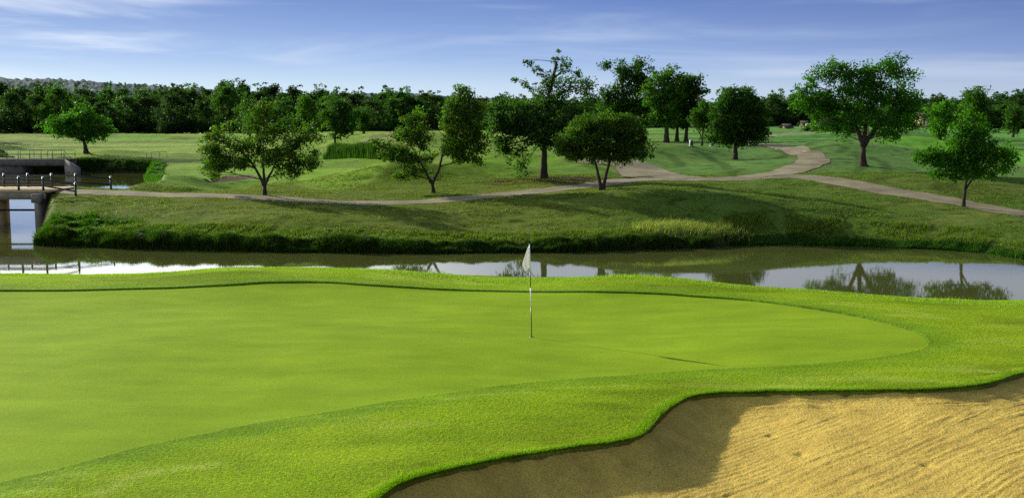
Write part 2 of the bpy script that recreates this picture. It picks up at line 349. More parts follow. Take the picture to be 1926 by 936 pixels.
# ------------------------------------------------------------------ materials
def pmat(name, col, rough=.7, spec=.3, noise=0, nscale=5, bump=0, bscale=30, metal=0, col2=None):
    m = bpy.data.materials.new(name); m.use_nodes = True; nt = m.node_tree; b = nt.nodes['Principled BSDF']
    b.inputs['Roughness'].default_value = rough; b.inputs['Specular IOR Level'].default_value = spec; b.inputs['Metallic'].default_value = metal
    tcn = N(nt, 'ShaderNodeTexCoord')
    nzn = N(nt, 'ShaderNodeTexNoise'); nzn.inputs['Scale'].default_value = nscale; nzn.inputs['Detail'].default_value = 6; nt.links.new(tcn.outputs['Object'], nzn.inputs[0])
    k = noise; c2_ = col2 or tuple(c*(1-k) for c in col)
    r = ramp(nt, [(.3, c2_), (.7, tuple(min(1, c*(1+k*.5)) for c in col))]); nt.links.new(nzn.outputs[0], r.inputs[0]); nt.links.new(r.outputs[0], b.inputs['Base Color'])
    if bump:
        n2 = N(nt, 'ShaderNodeTexNoise'); n2.inputs['Scale'].default_value = bscale; n2.inputs['Detail'].default_value = 5; nt.links.new(tcn.outputs['Object'], n2.inputs[0])
        bp = N(nt, 'ShaderNodeBump'); bp.inputs['Strength'].default_value = 1; bp.inputs['Distance'].default_value = bump; nt.links.new(n2.outputs[0], bp.inputs['Height']); nt.links.new(bp.outputs[0], b.inputs['Normal'])
    return m
def turf_mat(name, attr=True, col=None, bump=.02, bscale=30, streak=.25, fine=.25, spec=.25, rough=.6, sheen=0.0):
    m = bpy.data.materials.new(name); m.use_nodes = True; nt = m.node_tree; b = nt.nodes['Principled BSDF']; l = nt.links.new
    b.inputs['Roughness'].default_value = rough; b.inputs['Specular IOR Level'].default_value = spec
    tcn = N(nt, 'ShaderNodeTexCoord')
    if attr:
        a = N(nt, 'ShaderNodeAttribute'); a.attribute_name = 'tone'; base = a.outputs['Color']
    else: base = col
    def nz_(scale, det, lo, hi, vscale=(1, 1, 1), rot=0):
        mpn = N(nt, 'ShaderNodeMapping'); mpn.inputs['Scale'].default_value = vscale; mpn.inputs['Rotation'].default_value = (0, 0, rot); l(tcn.outputs['Object'], mpn.inputs[0])
        n = N(nt, 'ShaderNodeTexNoise'); n.inputs['Scale'].default_value = scale; n.inputs['Detail'].default_value = det; n.inputs['Roughness'].default_value = .65; l(mpn.outputs[0], n.inputs[0])
        r = ramp(nt, [(.25, lo), (.75, hi)]); l(n.outputs[0], r.inputs[0]); return n, r.outputs[0]
    _, f1 = nz_(bscale*1.3, 4, (1-fine*1.3,)*3, (1+fine, 1+fine, 1+fine*.8))
    _, f2 = nz_(.9, 6, (1-streak, 1-streak*.8, 1-streak), (1+streak, 1+streak*.8, 1+streak*.6), (.5, 1.3, 1))
    _, f3 = nz_(.12, 3, (1-streak*.6, 1-streak*.45, 1-streak*.6), (1+streak*.6, 1+streak*.4, 1+streak*.5))
    c = mixc(nt, base, f1, 1.0, 'MULTIPLY'); c = mixc(nt, c, f2, 1.0, 'MULTIPLY'); c = mixc(nt, c, f3, 1.0, 'MULTIPLY')
    l(c, b.inputs['Base Color'])
    n1, _ = nz_(bscale, 5, (0,)*3, (1,)*3)
    bp = N(nt, 'ShaderNodeBump'); bp.inputs['Strength'].default_value = 1; bp.inputs['Distance'].default_value = bump; l(n1.outputs[0], bp.inputs['Height']); l(bp.outputs[0], b.inputs['Normal'])
    if sheen:
        b.inputs['Sheen Weight'].default_value = sheen; b.inputs['Sheen Roughness'].default_value = .45; b.inputs['Sheen Tint'].default_value = (.8, 1, .5, 1)
    return m
def leaf_mat(name, attr='tone', trans=.45, spec=.25):
    m = bpy.data.materials.new(name); m.use_nodes = True; nt = m.node_tree; nt.nodes.clear(); l = nt.links.new
    a = N(nt, 'ShaderNodeAttribute'); a.attribute_name = attr
    p = N(nt, 'ShaderNodeBsdfPrincipled'); p.inputs['Roughness'].default_value = .5; p.inputs['Specular IOR Level'].default_value = spec; l(a.outputs[0], p.inputs['Base Color'])
    t = N(nt, 'ShaderNodeBsdfTranslucent'); tcol = mixc(nt, a.outputs[0], (1.5, 1.9, .45), 1.0, 'MULTIPLY'); l(tcol, t.inputs[0])
    mx = N(nt, 'ShaderNodeMixShader'); mx.inputs[0].default_value = trans; l(p.outputs[0], mx.inputs[1]); l(t.outputs[0], mx.inputs[2])
    o = N(nt, 'ShaderNodeOutputMaterial'); l(mx.outputs[0], o.inputs[0]); return m
M = {}
M['ground'] = turf_mat('turf', bump=.028, bscale=15, streak=.33, fine=.35, spec=.015, rough=.75)
M['green'] = turf_mat('putting_turf', attr=False, col=(.168, .262, .014), bump=.006, bscale=22, streak=.21, fine=.18, spec=.012, rough=.75)
M['path'] = pmat('path_concrete', (.20, .178, .115), .85, .05, .35, .5, .006, 40)
M['concrete'] = pmat('old_concrete', (.42, .36, .26), .85, .2, .3, 2.5, .008, 25)
M['deck'] = pmat('deck_concrete', (.5, .38, .2), .85, .2, .2, 2.5, .005, 30)
M['dark_concrete'] = pmat('darker_concrete', (.19, .175, .15), .85, .2, .4, 1.5, .01, 20)  # one dark concrete tone for abutment, far beams, pier and wing wall
M['black'] = pmat('black_metal', (.012, .012, .012), .4, .5)
M['grey_metal'] = pmat('dark_grey_metal', (.05, .05, .05), .5, .5)
M['cap'] = pmat('pale_cap_metal', (.75, .75, .72), .3, .6)
M['bark'] = pmat('bark', (.04, .031, .022), .9, .15, .5, 6, .02, 22)
M['mulch'] = pmat('mulch', (.035, .02, .012), .95, .1, .5, 8, .05, 14)
M['leaf'] = leaf_mat('leaf', trans=.5, spec=.06)
M['grass'] = leaf_mat('grass_blade', trans=.42, spec=.05)
M['white'] = pmat('white_plastic', (.8, .8, .8), .35, .5)
M['polewhite'] = pmat('white_band', (.75, .75, .72), .35, .5)
M['poleblack'] = pmat('black_band', (.01, .012, .01), .35, .5)

# bunker sand
m = bpy.data.materials.new('raked_sand'); m.use_nodes = True; nt = m.node_tree; b = nt.nodes['Principled BSDF']; l = nt.links.new
b.inputs['Roughness'].default_value = .9; b.inputs['Specular IOR Level'].default_value = .1
t_ = N(nt, 'ShaderNodeTexCoord')
def _nz(scale, det, vs=(1, 1, 1), rot=0):
    mpn = N(nt, 'ShaderNodeMapping'); mpn.inputs['Scale'].default_value = vs; mpn.inputs['Rotation'].default_value = (0, 0, rot); l(t_.outputs['Object'], mpn.inputs[0])
    n = N(nt, 'ShaderNodeTexNoise'); n.inputs['Scale'].default_value = scale; n.inputs['Detail'].default_value = det; n.inputs['Roughness'].default_value = .6; l(mpn.outputs[0], n.inputs[0]); return n
n1 = _nz(1.1, 6); r1 = ramp(nt, [(.3, (.37, .27, .06)), (.7, (.50, .375, .085))]); l(n1.outputs[0], r1.inputs[0])
n2 = _nz(26, 3); r2 = ramp(nt, [(.3, (.78, .76, .7)), (.7, (1.12, 1.1, 1.05))]); l(n2.outputs[0], r2.inputs[0])
l(mixc(nt, r1.outputs[0], r2.outputs[0], 1.0, 'MULTIPLY'), b.inputs['Base Color'])
bp = N(nt, 'ShaderNodeBump'); bp.inputs['Distance'].default_value = .022; l(n2.outputs[0], bp.inputs['Height'])
n3 = _nz(12, 4, (.35, 3, 1), math.radians(-38)); bp2 = N(nt, 'ShaderNodeBump'); bp2.inputs['Distance'].default_value = .016; l(n3.outputs[0], bp2.inputs['Height']); l(bp.outputs[0], bp2.inputs['Normal']); l(bp2.outputs[0], b.inputs['Normal'])
M['sand'] = m
# water
m = bpy.data.materials.new('pond_water'); m.use_nodes = True; nt = m.node_tree; b = nt.nodes['Principled BSDF']; l = nt.links.new
b.inputs['Base Color'].default_value = (.062, .072, .018, 1); b.inputs['Roughness'].default_value = .015; b.inputs['IOR'].default_value = 1.75; b.inputs['Specular IOR Level'].default_value = .8
t_ = N(nt, 'ShaderNodeTexCoord'); n = _nz(1.6, 3, (.6, 1, 1)); bp = N(nt, 'ShaderNodeBump'); bp.inputs['Distance'].default_value = .0012; l(n.outputs[0], bp.inputs['Height'])
n = _nz(9, 3, (.6, 1, 1)); bp2 = N(nt, 'ShaderNodeBump'); bp2.inputs['Distance'].default_value = .00025; l(n.outputs[0], bp2.inputs['Height']); l(bp.outputs[0], bp2.inputs['Normal']); l(bp2.outputs[0], b.inputs['Normal'])
M['water'] = m

# ------------------------------------------------------------------ the ground: one sheet out to the horizon
def geo(a, b_, q):
    out = [a]
    while out[-1] < b_: out.append(out[-1]*q)
    return out
rr = list(np.arange(1.5, 9, .4))+list(np.arange(9, 13, .1))+list(np.arange(13, 36, .045))+list(np.arange(36, 57, .3))+list(np.arange(57, 100, .2))+geo(100, 430, 1.0045)+geo(440, 1300, 1.03)+geo(1350, 9000, 1.1)
rr = np.array(sorted(set(np.round(rr, 4))))
th = np.concatenate([np.linspace(-180, -60, 20)[:-1], np.linspace(-60, -31, 40)[:-1], np.linspace(-31, 31, 560), np.linspace(31, 60, 40)[1:], np.linspace(60, 180, 20)[1:]])*math.pi/180
R, T = np.meshgrid(rr, th, indexing='ij'); X = (R*np.sin(T)).ravel(); Y = (R*np.cos(T)).ravel()
Z, WS = H_land(X, Y)
tone = np.empty((len(X), 3))
# albedo of the different cuts of grass, with vignetting and shadow bands painted in
nearm = Y < 44
c_fringe = np.array([.175, .255, .012]); c_rough = np.array([.088, .130, .017]); c_right = np.array([.060, .118, .024]); c_fair = np.array([.16, .25, .04])
f_near = (1-sstep(38, 46, Y))[:, None]
right = sstep(-.05, .22, X/np.maximum(Y, 1))[:, None]  # grass coloured darker and cooler to the right, standing for vignetting
far = sstep(78, 96, Y)[:, None]
bank = c_rough*(1-right*.6)+c_right*right*.6
farc = (np.array([.105, .20, .018])*(1-right)+np.array([.085, .165, .045])*right)
vfar = sstep(120, 180, Y)[:, None]
farc = farc*(1-vfar)+(c_fair*(1-right)+np.array([.09, .22, .05])*right)*vfar
tone[:] = bank*(1-far)+farc*far
dry = sstep(.15, .6, fbm(X*.09, Y*.16, 31, 3))[:, None]*(1-f_near)
tone[:] = tone*(1-.3*dry)+np.array([.17, .165, .055])*.3*dry
tone[:] = tone*(1-f_near)+c_fringe*f_near
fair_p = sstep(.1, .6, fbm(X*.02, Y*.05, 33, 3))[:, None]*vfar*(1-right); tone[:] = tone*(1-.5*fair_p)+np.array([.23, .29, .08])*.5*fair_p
shade_band = sstep(.0, .5, fbm(X*.018+3, Y*.09, 35, 3))[:, None]*sstep(95, 130, Y)[:, None]; tone *= (1-.38*shade_band)  # darker strips across the far grass, painted in as shadow bands
pale = (sstep(.35, .75, fbm(X*.35+Y*.2, Y*.9, 41, 3)))[:, None]*f_near
tone[:] = tone*(1-.35*pale)+np.array([.27, .31, .07])*.35*pale
# dark spots scattered at random over the bank
spots = sstep(.3, .7, fbm(X*.8, Y*1.6, 51, 3))[:, None]*(1-f_near)*(1-vfar)
tone *= (1-.6*spots)
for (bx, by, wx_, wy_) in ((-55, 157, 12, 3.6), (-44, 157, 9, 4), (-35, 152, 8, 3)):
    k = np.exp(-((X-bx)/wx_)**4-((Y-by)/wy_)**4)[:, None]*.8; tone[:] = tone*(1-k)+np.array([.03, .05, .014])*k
# shore: wet dark earth
wet = (sstep(1.0, .1, -WS)*(WS < 1))[:, None]; tone[:] = tone*(1-wet)+np.array([.03, .027, .014])*wet
# mower and tyre tracks in the dew
tr_px = [[(1560, 352), (1600, 335), (1618, 318), (1620, 300), (1610, 286)], [(1590, 356), (1650, 335), (1668, 318), (1640, 296)], [(1660, 360), (1640, 350), (1650, 338), (1690, 330)],
         [(1770, 345), (1765, 352), (1780, 362), (1810, 368)], [(1790, 345), (1790, 353), (1812, 362)], [(1240, 285), (1265, 296), (1280, 312)], [(1310, 285), (1335, 296), (1370, 318)], [(1440, 300), (1470, 296), (1480, 288), (1450, 283)],
         [(1520, 282), (1560, 274), (1590, 276), (1580, 286)], [(1375, 331), (1380, 322), (1395, 318)], [(1100, 312), (1130, 318), (1160, 330)], [(1480, 395), (1475, 380), (1480, 366)], [(1510, 275), (1530, 268), (1610, 262)], [(1420, 262), (1500, 263), (1600, 268)],
         [(1700, 380), (1560, 420), (1500, 440)], [(1400, 372), (1500, 392), (1620, 402)]]
trk = np.zeros(len(X)); sel = np.where((Y > 60) & (Y < 200) & (np.abs(X) < .6*Y))[0]
for t in tr_px:
    ln = catmull([hit(*p)[:2] for p in t], 5)
    for off in (0, ):
        d = pdist(X[sel], Y[sel], ln); w = .25+.0022*Y[sel]
        trk[sel] = np.maximum(trk[sel], (1-sstep(.6*w, 1.5*w, d))*.75)
tone *= (1-.5*trk)[:, None]
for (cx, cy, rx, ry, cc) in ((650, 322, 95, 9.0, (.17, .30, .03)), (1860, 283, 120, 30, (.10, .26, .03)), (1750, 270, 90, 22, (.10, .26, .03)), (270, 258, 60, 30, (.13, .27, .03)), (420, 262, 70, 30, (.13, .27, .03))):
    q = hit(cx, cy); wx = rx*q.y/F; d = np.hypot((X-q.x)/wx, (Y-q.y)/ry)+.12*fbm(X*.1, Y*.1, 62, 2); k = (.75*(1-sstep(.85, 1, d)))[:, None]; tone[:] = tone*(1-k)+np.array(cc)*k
# mulch under the tall ragged tree, small bare patches
mm = hit(1040, 338); d = np.hypot((X-mm.x)/5.2, (Y-mm.y)/2.6)+.25*fbm(X, Y, 61, 2); k = (1-sstep(.8, 1.1, d))[:, None]
tone[:] = tone*(1-k)+np.array([.045, .028, .016])*k
# small far bunker cut, pale far bunkers
sdb = sdf(X, Y, small_bunker); sb = sdb > 0
Z = np.where(sdb > 0, Z-.28*sstep(0, .6, sdb), Z); tone[sb] = (.05, .035, .022)
for (cx, cy, rx) in ((225, 249.5, 45), (330, 250, 30), (700, 262, 28), (745, 252, 35)):
    q = hit(cx, cy); wx = rx*q.y/F; d = np.hypot((X-q.x)/wx, (Y-q.y)/9)+.3*fbm(X*.08, Y*.08, 63, 2); k = .8*(1-sstep(.6, 1, d))[:, None]; tone[:] = tone*(1-k)+np.array([.24, .25, .12])*k
ni = np.where((np.hypot(X, Y) < 42) & (Y > 8) & (np.abs(X) < .7*Y))[0]; pp_, dd_ = near_mod(X[ni], Y[ni])
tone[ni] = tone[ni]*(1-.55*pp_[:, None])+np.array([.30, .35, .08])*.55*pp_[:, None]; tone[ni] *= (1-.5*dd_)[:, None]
# cuts for the sheets that lie on top
gi = np.where((np.hypot(X, Y) < 60) & (Y > 0))[0]
sg = np.full(len(X), -9.0); sg[gi] = sdf(X[gi], Y[gi], GPOLY)
sbk = np.full(len(X), -9.0); sbk[gi] = sdf(X[gi], Y[gi], BPOLY)
edge = (np.exp(-(np.abs(sg)/.10)**2)*(sg > -.3)); ei = np.where(edge > .01)[0]; edge[ei] *= np.where(pdist(X[ei], Y[ei], gf) < .35, 1, .12); edge = edge[:, None]; tone[:] = tone*(1-.75*edge)+np.array([.02, .05, .008])*.75*edge  # far rim coloured dark: painted shade of its backlit step
collar = (sstep(-1.0, -.5, sg)*(sg < 0))[:, None]; tone[:] = tone*(1-.5*collar)+np.array([.10, .215, .012])*.5*collar
Z = Z-.16*sstep(0, .05, sg)
Z = np.where(sbk > 0, Z-bunker_depth(X, Y, sbk)*sstep(0, .1, sbk)-.15*sstep(0, .2, sbk), Z)
k = sstep(.0, .04, sbk)[:, None]*1.0; tone[:] = tone*(1-k)+np.array([.10, .09, .03])*k
# thicker turf rolls over the lip
roll = np.exp(-(np.clip(-sbk, 0, 9)/.25)**2)*(sbk <= 0); Z = Z+.03*roll*(1+fbm(X*4, Y*4, 71, 2))
pi_ = np.where((Y > 55) & (Y < 330) & (np.abs(X) < 140))[0]; pm = np.full(len(X), 9.0); pm[pi_] = path_mask(X[pi_], Y[pi_])
Z = Z-.10*(1-sstep(-.35, -.05, pm))
k = ((1-sstep(.0, .5, pm))*.5)[:, None]; tone[:] = tone*(1-k)+np.array([.12, .1, .05])*k
nr, nc = len(rr), len(th)
I = np.arange(nr*nc).reshape(nr, nc); FQ = np.stack([I[:-1, :-1], I[:-1, 1:], I[1:, 1:], I[1:, :-1]], -1).reshape(-1, 4)[:, ::-1]
# centre fan
V = np.stack([X, Y, Z], 1); V = np.concatenate([V, [[0, 0, hz(0, .01)]]]); tone = np.concatenate([tone, [c_fringe]])
fan = np.stack([np.full(nc-1, len(V)-1), I[0, 1:], I[0, :-1]], 1)
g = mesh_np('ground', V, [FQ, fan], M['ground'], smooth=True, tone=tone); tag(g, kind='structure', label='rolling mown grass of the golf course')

# ------------------------------------------------------------------ overlay sheets
def fan_sheet(name, poly_far, poly_near, zf, mat, ncol, rows, drop=.25):
    """columns from one side to the other between two curves given as x,y polylines"""
    def ang(p): return np.arctan2(p[:, 0], p[:, 1])
    def rad(p): return np.hypot(p[:, 0], p[:, 1])
    af, an = ang(poly_far), ang(poly_near); rf, rn = rad(poly_far), rad(poly_near)
    of, on = np.argsort(af), np.argsort(an)
    lo = max(af.min(), an.min()); hi = min(af.max(), an.max()); t = np.linspace(lo, hi, ncol)
    Rf = np.interp(t, af[of], rf[of]); Rn = np.interp(t, an[on], rn[on]); Rf = np.maximum(Rf, Rn+1e-4)
    s = np.linspace(0, 1, rows); RR = Rn[None]*(1-s[:, None])+Rf[None]*s[:, None]; TT = np.repeat(t[None], rows, 0)
    x = (RR*np.sin(TT)).ravel(); y = (RR*np.cos(TT)).ravel(); z = zf(x, y)
    I = np.arange(rows*ncol).reshape(rows, ncol); f = np.stack([I[:-1, :-1], I[:-1, 1:], I[1:, 1:], I[1:, :-1]], -1).reshape(-1, 4)[:, ::-1]
    return mesh_np(name, np.stack([x, y, z], 1), f, mat, smooth=True)
HOLE = hit(1000, 630)
def green_z(x, y):
    z = H_land(x, y)[0]-.045; return z
go = fan_sheet('putting_green', gf, gn, green_z, M['green'], 420, 260); tag(go, kind='structure', label='smooth closely mown putting green round the flag')

# sand: dense grid over the bunker
nb, mb = 520, 400
angs = np.linspace(math.atan2(-1.9, 10), math.atan2(15.8, 25), nb)
al = np.arctan2(lip[:, 0], lip[:, 1]); rl = np.hypot(lip[:, 0], lip[:, 1]); o_ = np.argsort(al)
angs = np.linspace(al.min()+.002, al.max()-.002, nb); Rf = np.interp(angs, al[o_], rl[o_]); Rn = np.minimum(Rf-.05, 9.2)
s = np.linspace(0, 1, mb)**1.0; RR = Rn[None]*(1-s[:, None])+Rf[None]*s[:, None]; TT = np.repeat(angs[None], mb, 0)
x = (RR*np.sin(TT)).ravel(); y = (RR*np.cos(TT)).ravel(); sd_ = np.clip(sdf(x, y, BPOLY), 0, 99)
z = H_land(x, y)[0]-bunker_depth(x, y, sd_)
u = x*math.cos(math.radians(38))+y*math.sin(math.radians(38)); v = -x*math.sin(math.radians(38))+y*math.cos(math.radians(38))
v = v+.25*fbm(u*.35, v*.3, 81, 2)
flat = sstep(.5, 1.3, sd_)
rake = np.abs(fbm(u*.22, v*2.4, 82, 3, .6)); rake = 1-sstep(0, .12, rake)
z = z+flat*(.013*rake*sstep(-.1,.5,fbm(u*.4,v*.5,91,2))+.0045*np.sin(2*math.pi*v/.13+3.0*fbm(u*.5, v*1.3, 92, 3))*np.clip(.30+1.3*fbm(u*.8, v*2.2, 93, 3), 0, 1.1)+.008*fbm(u*.25, v*9, 83, 2)+.008*fbm(x*9, y*9, 84, 2))+(1-flat)*(.03*fbm(x*3+y, y*3, 85, 3)+.02*fbm(sd_*9, u*1.1, 87, 3))
z = z+.03*fbm(x*.8, y*.8, 86, 2)*sstep(0, .6, sd_)
for (px, py) in ((1505, 885), (1740, 912), (1590, 800), (1450, 845)):
    q = at_z(px, py, -.55); dd = ((x-q.x)**2+(y-q.y)**2)/.0064; z -= .04*np.exp(-dd)
I = np.arange(mb*nb).reshape(mb, nb); f = np.stack([I[:-1, :-1], I[:-1, 1:], I[1:, 1:], I[1:, :-1]], -1).reshape(-1, 4)[:, ::-1]
bo = mesh_np('bunker_sand', np.stack([x, y, z], 1), f, M['sand'], smooth=True); tag(bo, kind='structure', label='raked yellow sand of the greenside bunker')

# paths
def strip(name, ln, w, lift=.02, mat=None, seed=0, label=None):
    d = np.gradient(ln, axis=0); d /= np.linalg.norm(d, axis=1)[:, None]; nrm = np.stack([-d[:, 1], d[:, 0]], 1)
    K = 9; ww = w+.22*fbm(np.arange(len(ln))*.35, np.zeros(len(ln)), seed, 2)
    offs = np.linspace(-1, 1, K); Pn = ln[:, None]+nrm[:, None]*offs[None, :, None]*ww[:, None, None]
    x, y = Pn[..., 0].ravel(), Pn[..., 1].ravel(); z = H_land(x, y)[0]+lift
    I = np.arange(len(ln)*K).reshape(len(ln), K); f = np.stack([I[:-1, :-1], I[:-1, 1:], I[1:, 1:], I[1:, :-1]], -1).reshape(-1, 4)
    if np.cross(d[0], nrm[0]) > 0: f = f[:, ::-1]
    return mesh_np(name, np.stack([x, y, z], 1), f, mat, smooth=True)
lbls = {'main': 'long pale concrete cart path running from the bridge along the crest', 'left_fork': 'short path fork behind the umbrella shaped tree', 'left_fork_return': 'curved link widening the left path junction',
        'right_fork': 'cart path fork curling back towards the big tree on the right', 'far_path': 'thin far cart path by the right hand wood'}
for i, (k, (ln, w)) in enumerate(PL.items()):
    n_ = max(20, int(len(ln))); o = strip('cart_path', ln, w, .02+.005*i, M['path'], i); tag(o, kind='structure', label=lbls[k])
# water
wx = np.array([[-170, 33], [80, 33], [80, 210], [-170, 210]]); wv = np.array([[a, b_, ZW] for a, b_ in wx])
wob = mesh_np('pond_water', wv, np.array([[0, 1, 2, 3]]), M['water']); tag(wob, kind='structure', label='still olive brown pond reflecting sky and trees')
#@@PART2
# ------------------------------------------------------------------ flagstick
fl = empty('flagstick', HOLE[:]); tag(fl, 'thin black and white banded flagstick standing in the hole of the putting green', 'flagstick')
gz = green_z(np.array([HOLE.x]), np.array([HOLE.y]))[0]-HOLE.z
topx = -.055
def onp(t): return (topx*t, 0, gz+2.2*t)
for a, b_, mt, nm in ((-.02, .335, 'poleblack', 'black_band'), (.335, .54, 'polewhite', 'white_band'), (.54, .715, 'poleblack', 'black_band'), (.715, 1.0, 'polewhite', 'white_band')):
    m_ = MB(); m_.tube([onp(a), onp(b_)], .0105 if mt == 'poleblack' else .0125, 10); m_.build(nm, M[mt], fl, smooth=True)
m_ = MB(); m_.tube([onp(1.0), onp(1.012)], [.018, .006], 10); m_.build('finial', M['polewhite'], fl)
# limp flag: folded cloth hanging from the top of the stick
nu, nv = 22, 40; V = []
for j in range(nv):
    t = j/(nv-1); wid = .035+.135*min(1, t*1.5)
    if t > .8: wid *= 1-.35*(t-.8)/.2
    for i in range(nu):
        s_ = i/(nu-1); zz = 2.20+gz-.02-.52*t-.12*math.sin(s_*math.pi*.5)**2*t+.10*max(0, s_-.55)*t
        x_ = topx*(zz/2.2)-.008-wid*s_; y_ = .012*math.sin(s_*8+t*1.5)*(.3+.9*t)+.01*math.sin(s_*4)
        V.append((x_, y_, zz-.03*s_*(1-t)))
I = np.arange(nu*nv).reshape(nv, nu); f = np.stack([I[:-1, :-1], I[:-1, 1:], I[1:, 1:], I[1:, :-1]], -1).reshape(-1, 4)
m = leaf_mat('flag_cloth', 'none', .45, .2); pn = m.node_tree
for n in list(pn.nodes):
    if n.type == 'ATTRIBUTE': pn.nodes.remove(n)
for n in pn.nodes:
    if n.type == 'BSDF_PRINCIPLED': n.inputs['Base Color'].default_value = (.8, .78, .76, 1)
    if n.type == 'BSDF_TRANSLUCENT':
        for lk in list(n.inputs[0].links): pn.links.remove(lk)
        n.inputs[0].default_value = (.75, .72, .70, 1)
fo = mesh_np('flag', np.array(V), f, m, fl, smooth=True)
sd = fo.modifiers.new('s', 'SOLIDIFY'); sd.thickness = .002; sd.offset = 0
# cup
cup = MB(); cup.tube([(0, 0, gz-.004), (0, 0, gz+.004)], .057, 20); cup.build('cup', M['poleblack'], fl)

# ------------------------------------------------------------------ near footbridge
DZ = .34
nb_ = empty('footbridge', (-31.5, 76.5, 0)); tag(nb_, 'near concrete footbridge with black railings and pale capped posts at the left edge', 'bridge')
m_ = MB(); m_.box((-16.3, 0, DZ-.06), (33, 4.7, .12), bev=.02); m_.build('deck', M['deck'], nb_)
m_ = MB()
for yy in (-2.2, 2.2): m_.box((-16.4, yy, DZ-.36), (32.6, .22, .48))
m_.box((-16.4, 0, DZ-.3), (32.6, .4, .36)); m_.build('beam', M['concrete'], nb_)
for x_ in (-3.7, -17, -28):
    m_ = MB(); m_.box((x_-1.0, .3, -1.6), (1.5, 1.0, 3.1)); m_.build('pier', M['deck'], nb_)
m_ = MB(); m_.tube([(-30, -1.6, -1.0), (0.3, -1.6, -1.03)], .07, 8); m_.build('pipe', M['black'], nb_, smooth=True)
m_ = MB(); m_.box((-.6, 0, -1.35), (.5, 4.6, 3.0)); m_.build('abutment', M['dark_concrete'], nb_)
m_ = MB(); m_.box((-.45, -2.7, -.15), (.7, .5, .6), bev=.06); m_.build('end_block', M['dark_concrete'], nb_)
def railing(parent, posts, h, tops, r=.035, post_r=.065, cap=True, mat='black'):
    rl_ = bpy.data.objects.new('railing', None); link(rl_, parent); rl_.empty_display_size = .2
    for p in posts:
        m_ = MB(); m_.tube([(p[0], p[1], p[2]-.25), (p[0], p[1], p[2]+h)], post_r, 10); po = m_.build('post', M[mat], rl_, smooth=False)
    if cap:
        for p in posts:
            m_ = MB(); m_.tube([(p[0], p[1], p[2]+h-.005), (p[0], p[1], p[2]+h+.04), (p[0], p[1], p[2]+h+.07)], [post_r*1.1, post_r*1.0, .012], 10); m_.build('post_cap', M['cap'], rl_, smooth=False)
    for tt in tops:
        m_ = MB(); m_.tube([(p[0], p[1], p[2]+h*tt) for p in posts], r, 8); m_.build('rail', M[mat], rl_, smooth=True)
    return rl_
fx = [2.1]+[-.25-1.66*k for k in range(17)]
fp = [(2.05, -2.45, hz(-29.45, 74.05)-.02)]+[(x_, -2.15, DZ) for x_ in fx[1:]]
bx_ = [.25-1.71*k for k in range(17)]
bp_ = [(2.55, 2.75, hz(-28.95, 79.25)+.05)]+[(x_, 2.15, DZ) for x_ in bx_]
railing(nb_, fp, .90, (.86, .36), .055, .075); railing(nb_, bp_, .90, (.86, .36), .055, .075)

# ------------------------------------------------------------------ far footbridge
q = at_depth(127, 299, 150); fz = q.z
fb_ = empty('footbridge', (q.x, 151, 0)); tag(fb_, 'far concrete footbridge across the back of the channel with thin dark railings', 'bridge')
m_ = MB(); m_.box((-19, 0, fz-.05), (38, 4.2, .14)); m_.build('deck', M['concrete'], fb_)
m_ = MB()
for yy in (-1.9, 1.9): m_.box((-19, yy, fz-.5), (38, .3, .76))
m_.build('beam', M['dark_concrete'], fb_)
m_ = MB(); m_.box((-10.2, 0, -1.6), (8.5, 3.4, 1.9)); m_.build('pier', M['dark_concrete'], fb_)
m_ = MB(); m_.add([(0, -2.1, -2.6), (0, -1.8, -2.6), (0, -1.8, fz), (0, -2.1, fz), (2.6, -3.3, -2.6), (2.5, -3.0, -2.6), (2.5, -3.0, fz-1.1), (2.6, -3.3, fz-1.1)],
                   [[0, 4, 5, 1], [0, 3, 7, 4], [1, 5, 6, 2], [3, 2, 6, 7], [0, 1, 2, 3], [4, 7, 6, 5]]); m_.build('wing_wall', M['dark_concrete'], fb_)
pts = [(-k*1.62, -1.9, fz) for k in range(-1, 24)]
railing(fb_, [(2.4, -1.9, hz(q.x+2.4, 149.1))]+[(-k*1.55-.1, -1.9, fz) for k in range(0, 24)], 1.22, (.98, .5), .035, .05, False, 'grey_metal')
railing(fb_, [(-k*1.9-.1, 1.9, fz) for k in range(0, 18)], 1.22, (.98, .5), .03, .04, False, 'grey_metal')
hf = empty('handrail', hit(276, 296)[:]); tag(hf, 'short thin metal handrail standing alone right of the shaded mound', 'handrail')
w_ = hf.location.y/F
for i_, k_ in enumerate((0, 9, 24, 38)):
    m_ = MB(); m_.tube([(k_*w_, 0, -.1), (k_*w_, 0, .8)], .035, 6); m_.build('post', M['grey_metal'], hf)
m_ = MB(); m_.tube([(0, 0, .8), (38*w_, 0, .8)], .03, 6); m_.build('rail', M['grey_metal'], hf)

# ------------------------------------------------------------------ utility boxes on the knoll
for i_, (px, py, hh, lab) in enumerate(((1300, 275, 11.5, 'pale edged dark green utility box left of the slim tree on the knoll'), (1339, 275, 8, 'smaller dark utility box at the foot of the round dark tree'))):
    h_ = hit(px, py); s_ = h_.y/F; t_o = empty('utility_box', h_[:], .12); tag(t_o, lab, 'utility box', 'utility boxes on the knoll')
    H_ = hh*s_; Wd = 6.5*s_
    m_ = MB(); m_.box((0, 0, H_/2), (Wd, Wd*.9, H_), bev=.05, taper=.94); m_.build('cabinet', pmat('box_paint', (.36, .42, .40), .5, .3, .1), t_o)
    m_ = MB(); m_.box((0, -Wd*.46-.008, H_*.48), (Wd*.72, .03, H_*.84), bev=.01); m_.build('door', pmat('box_door', (.03, .06, .055), .5, .3, .1), t_o)
    m_ = MB(); m_.box((0, 0, .03), (Wd*1.25, Wd*1.2, .1)); m_.build('plinth', M['concrete'], t_o)
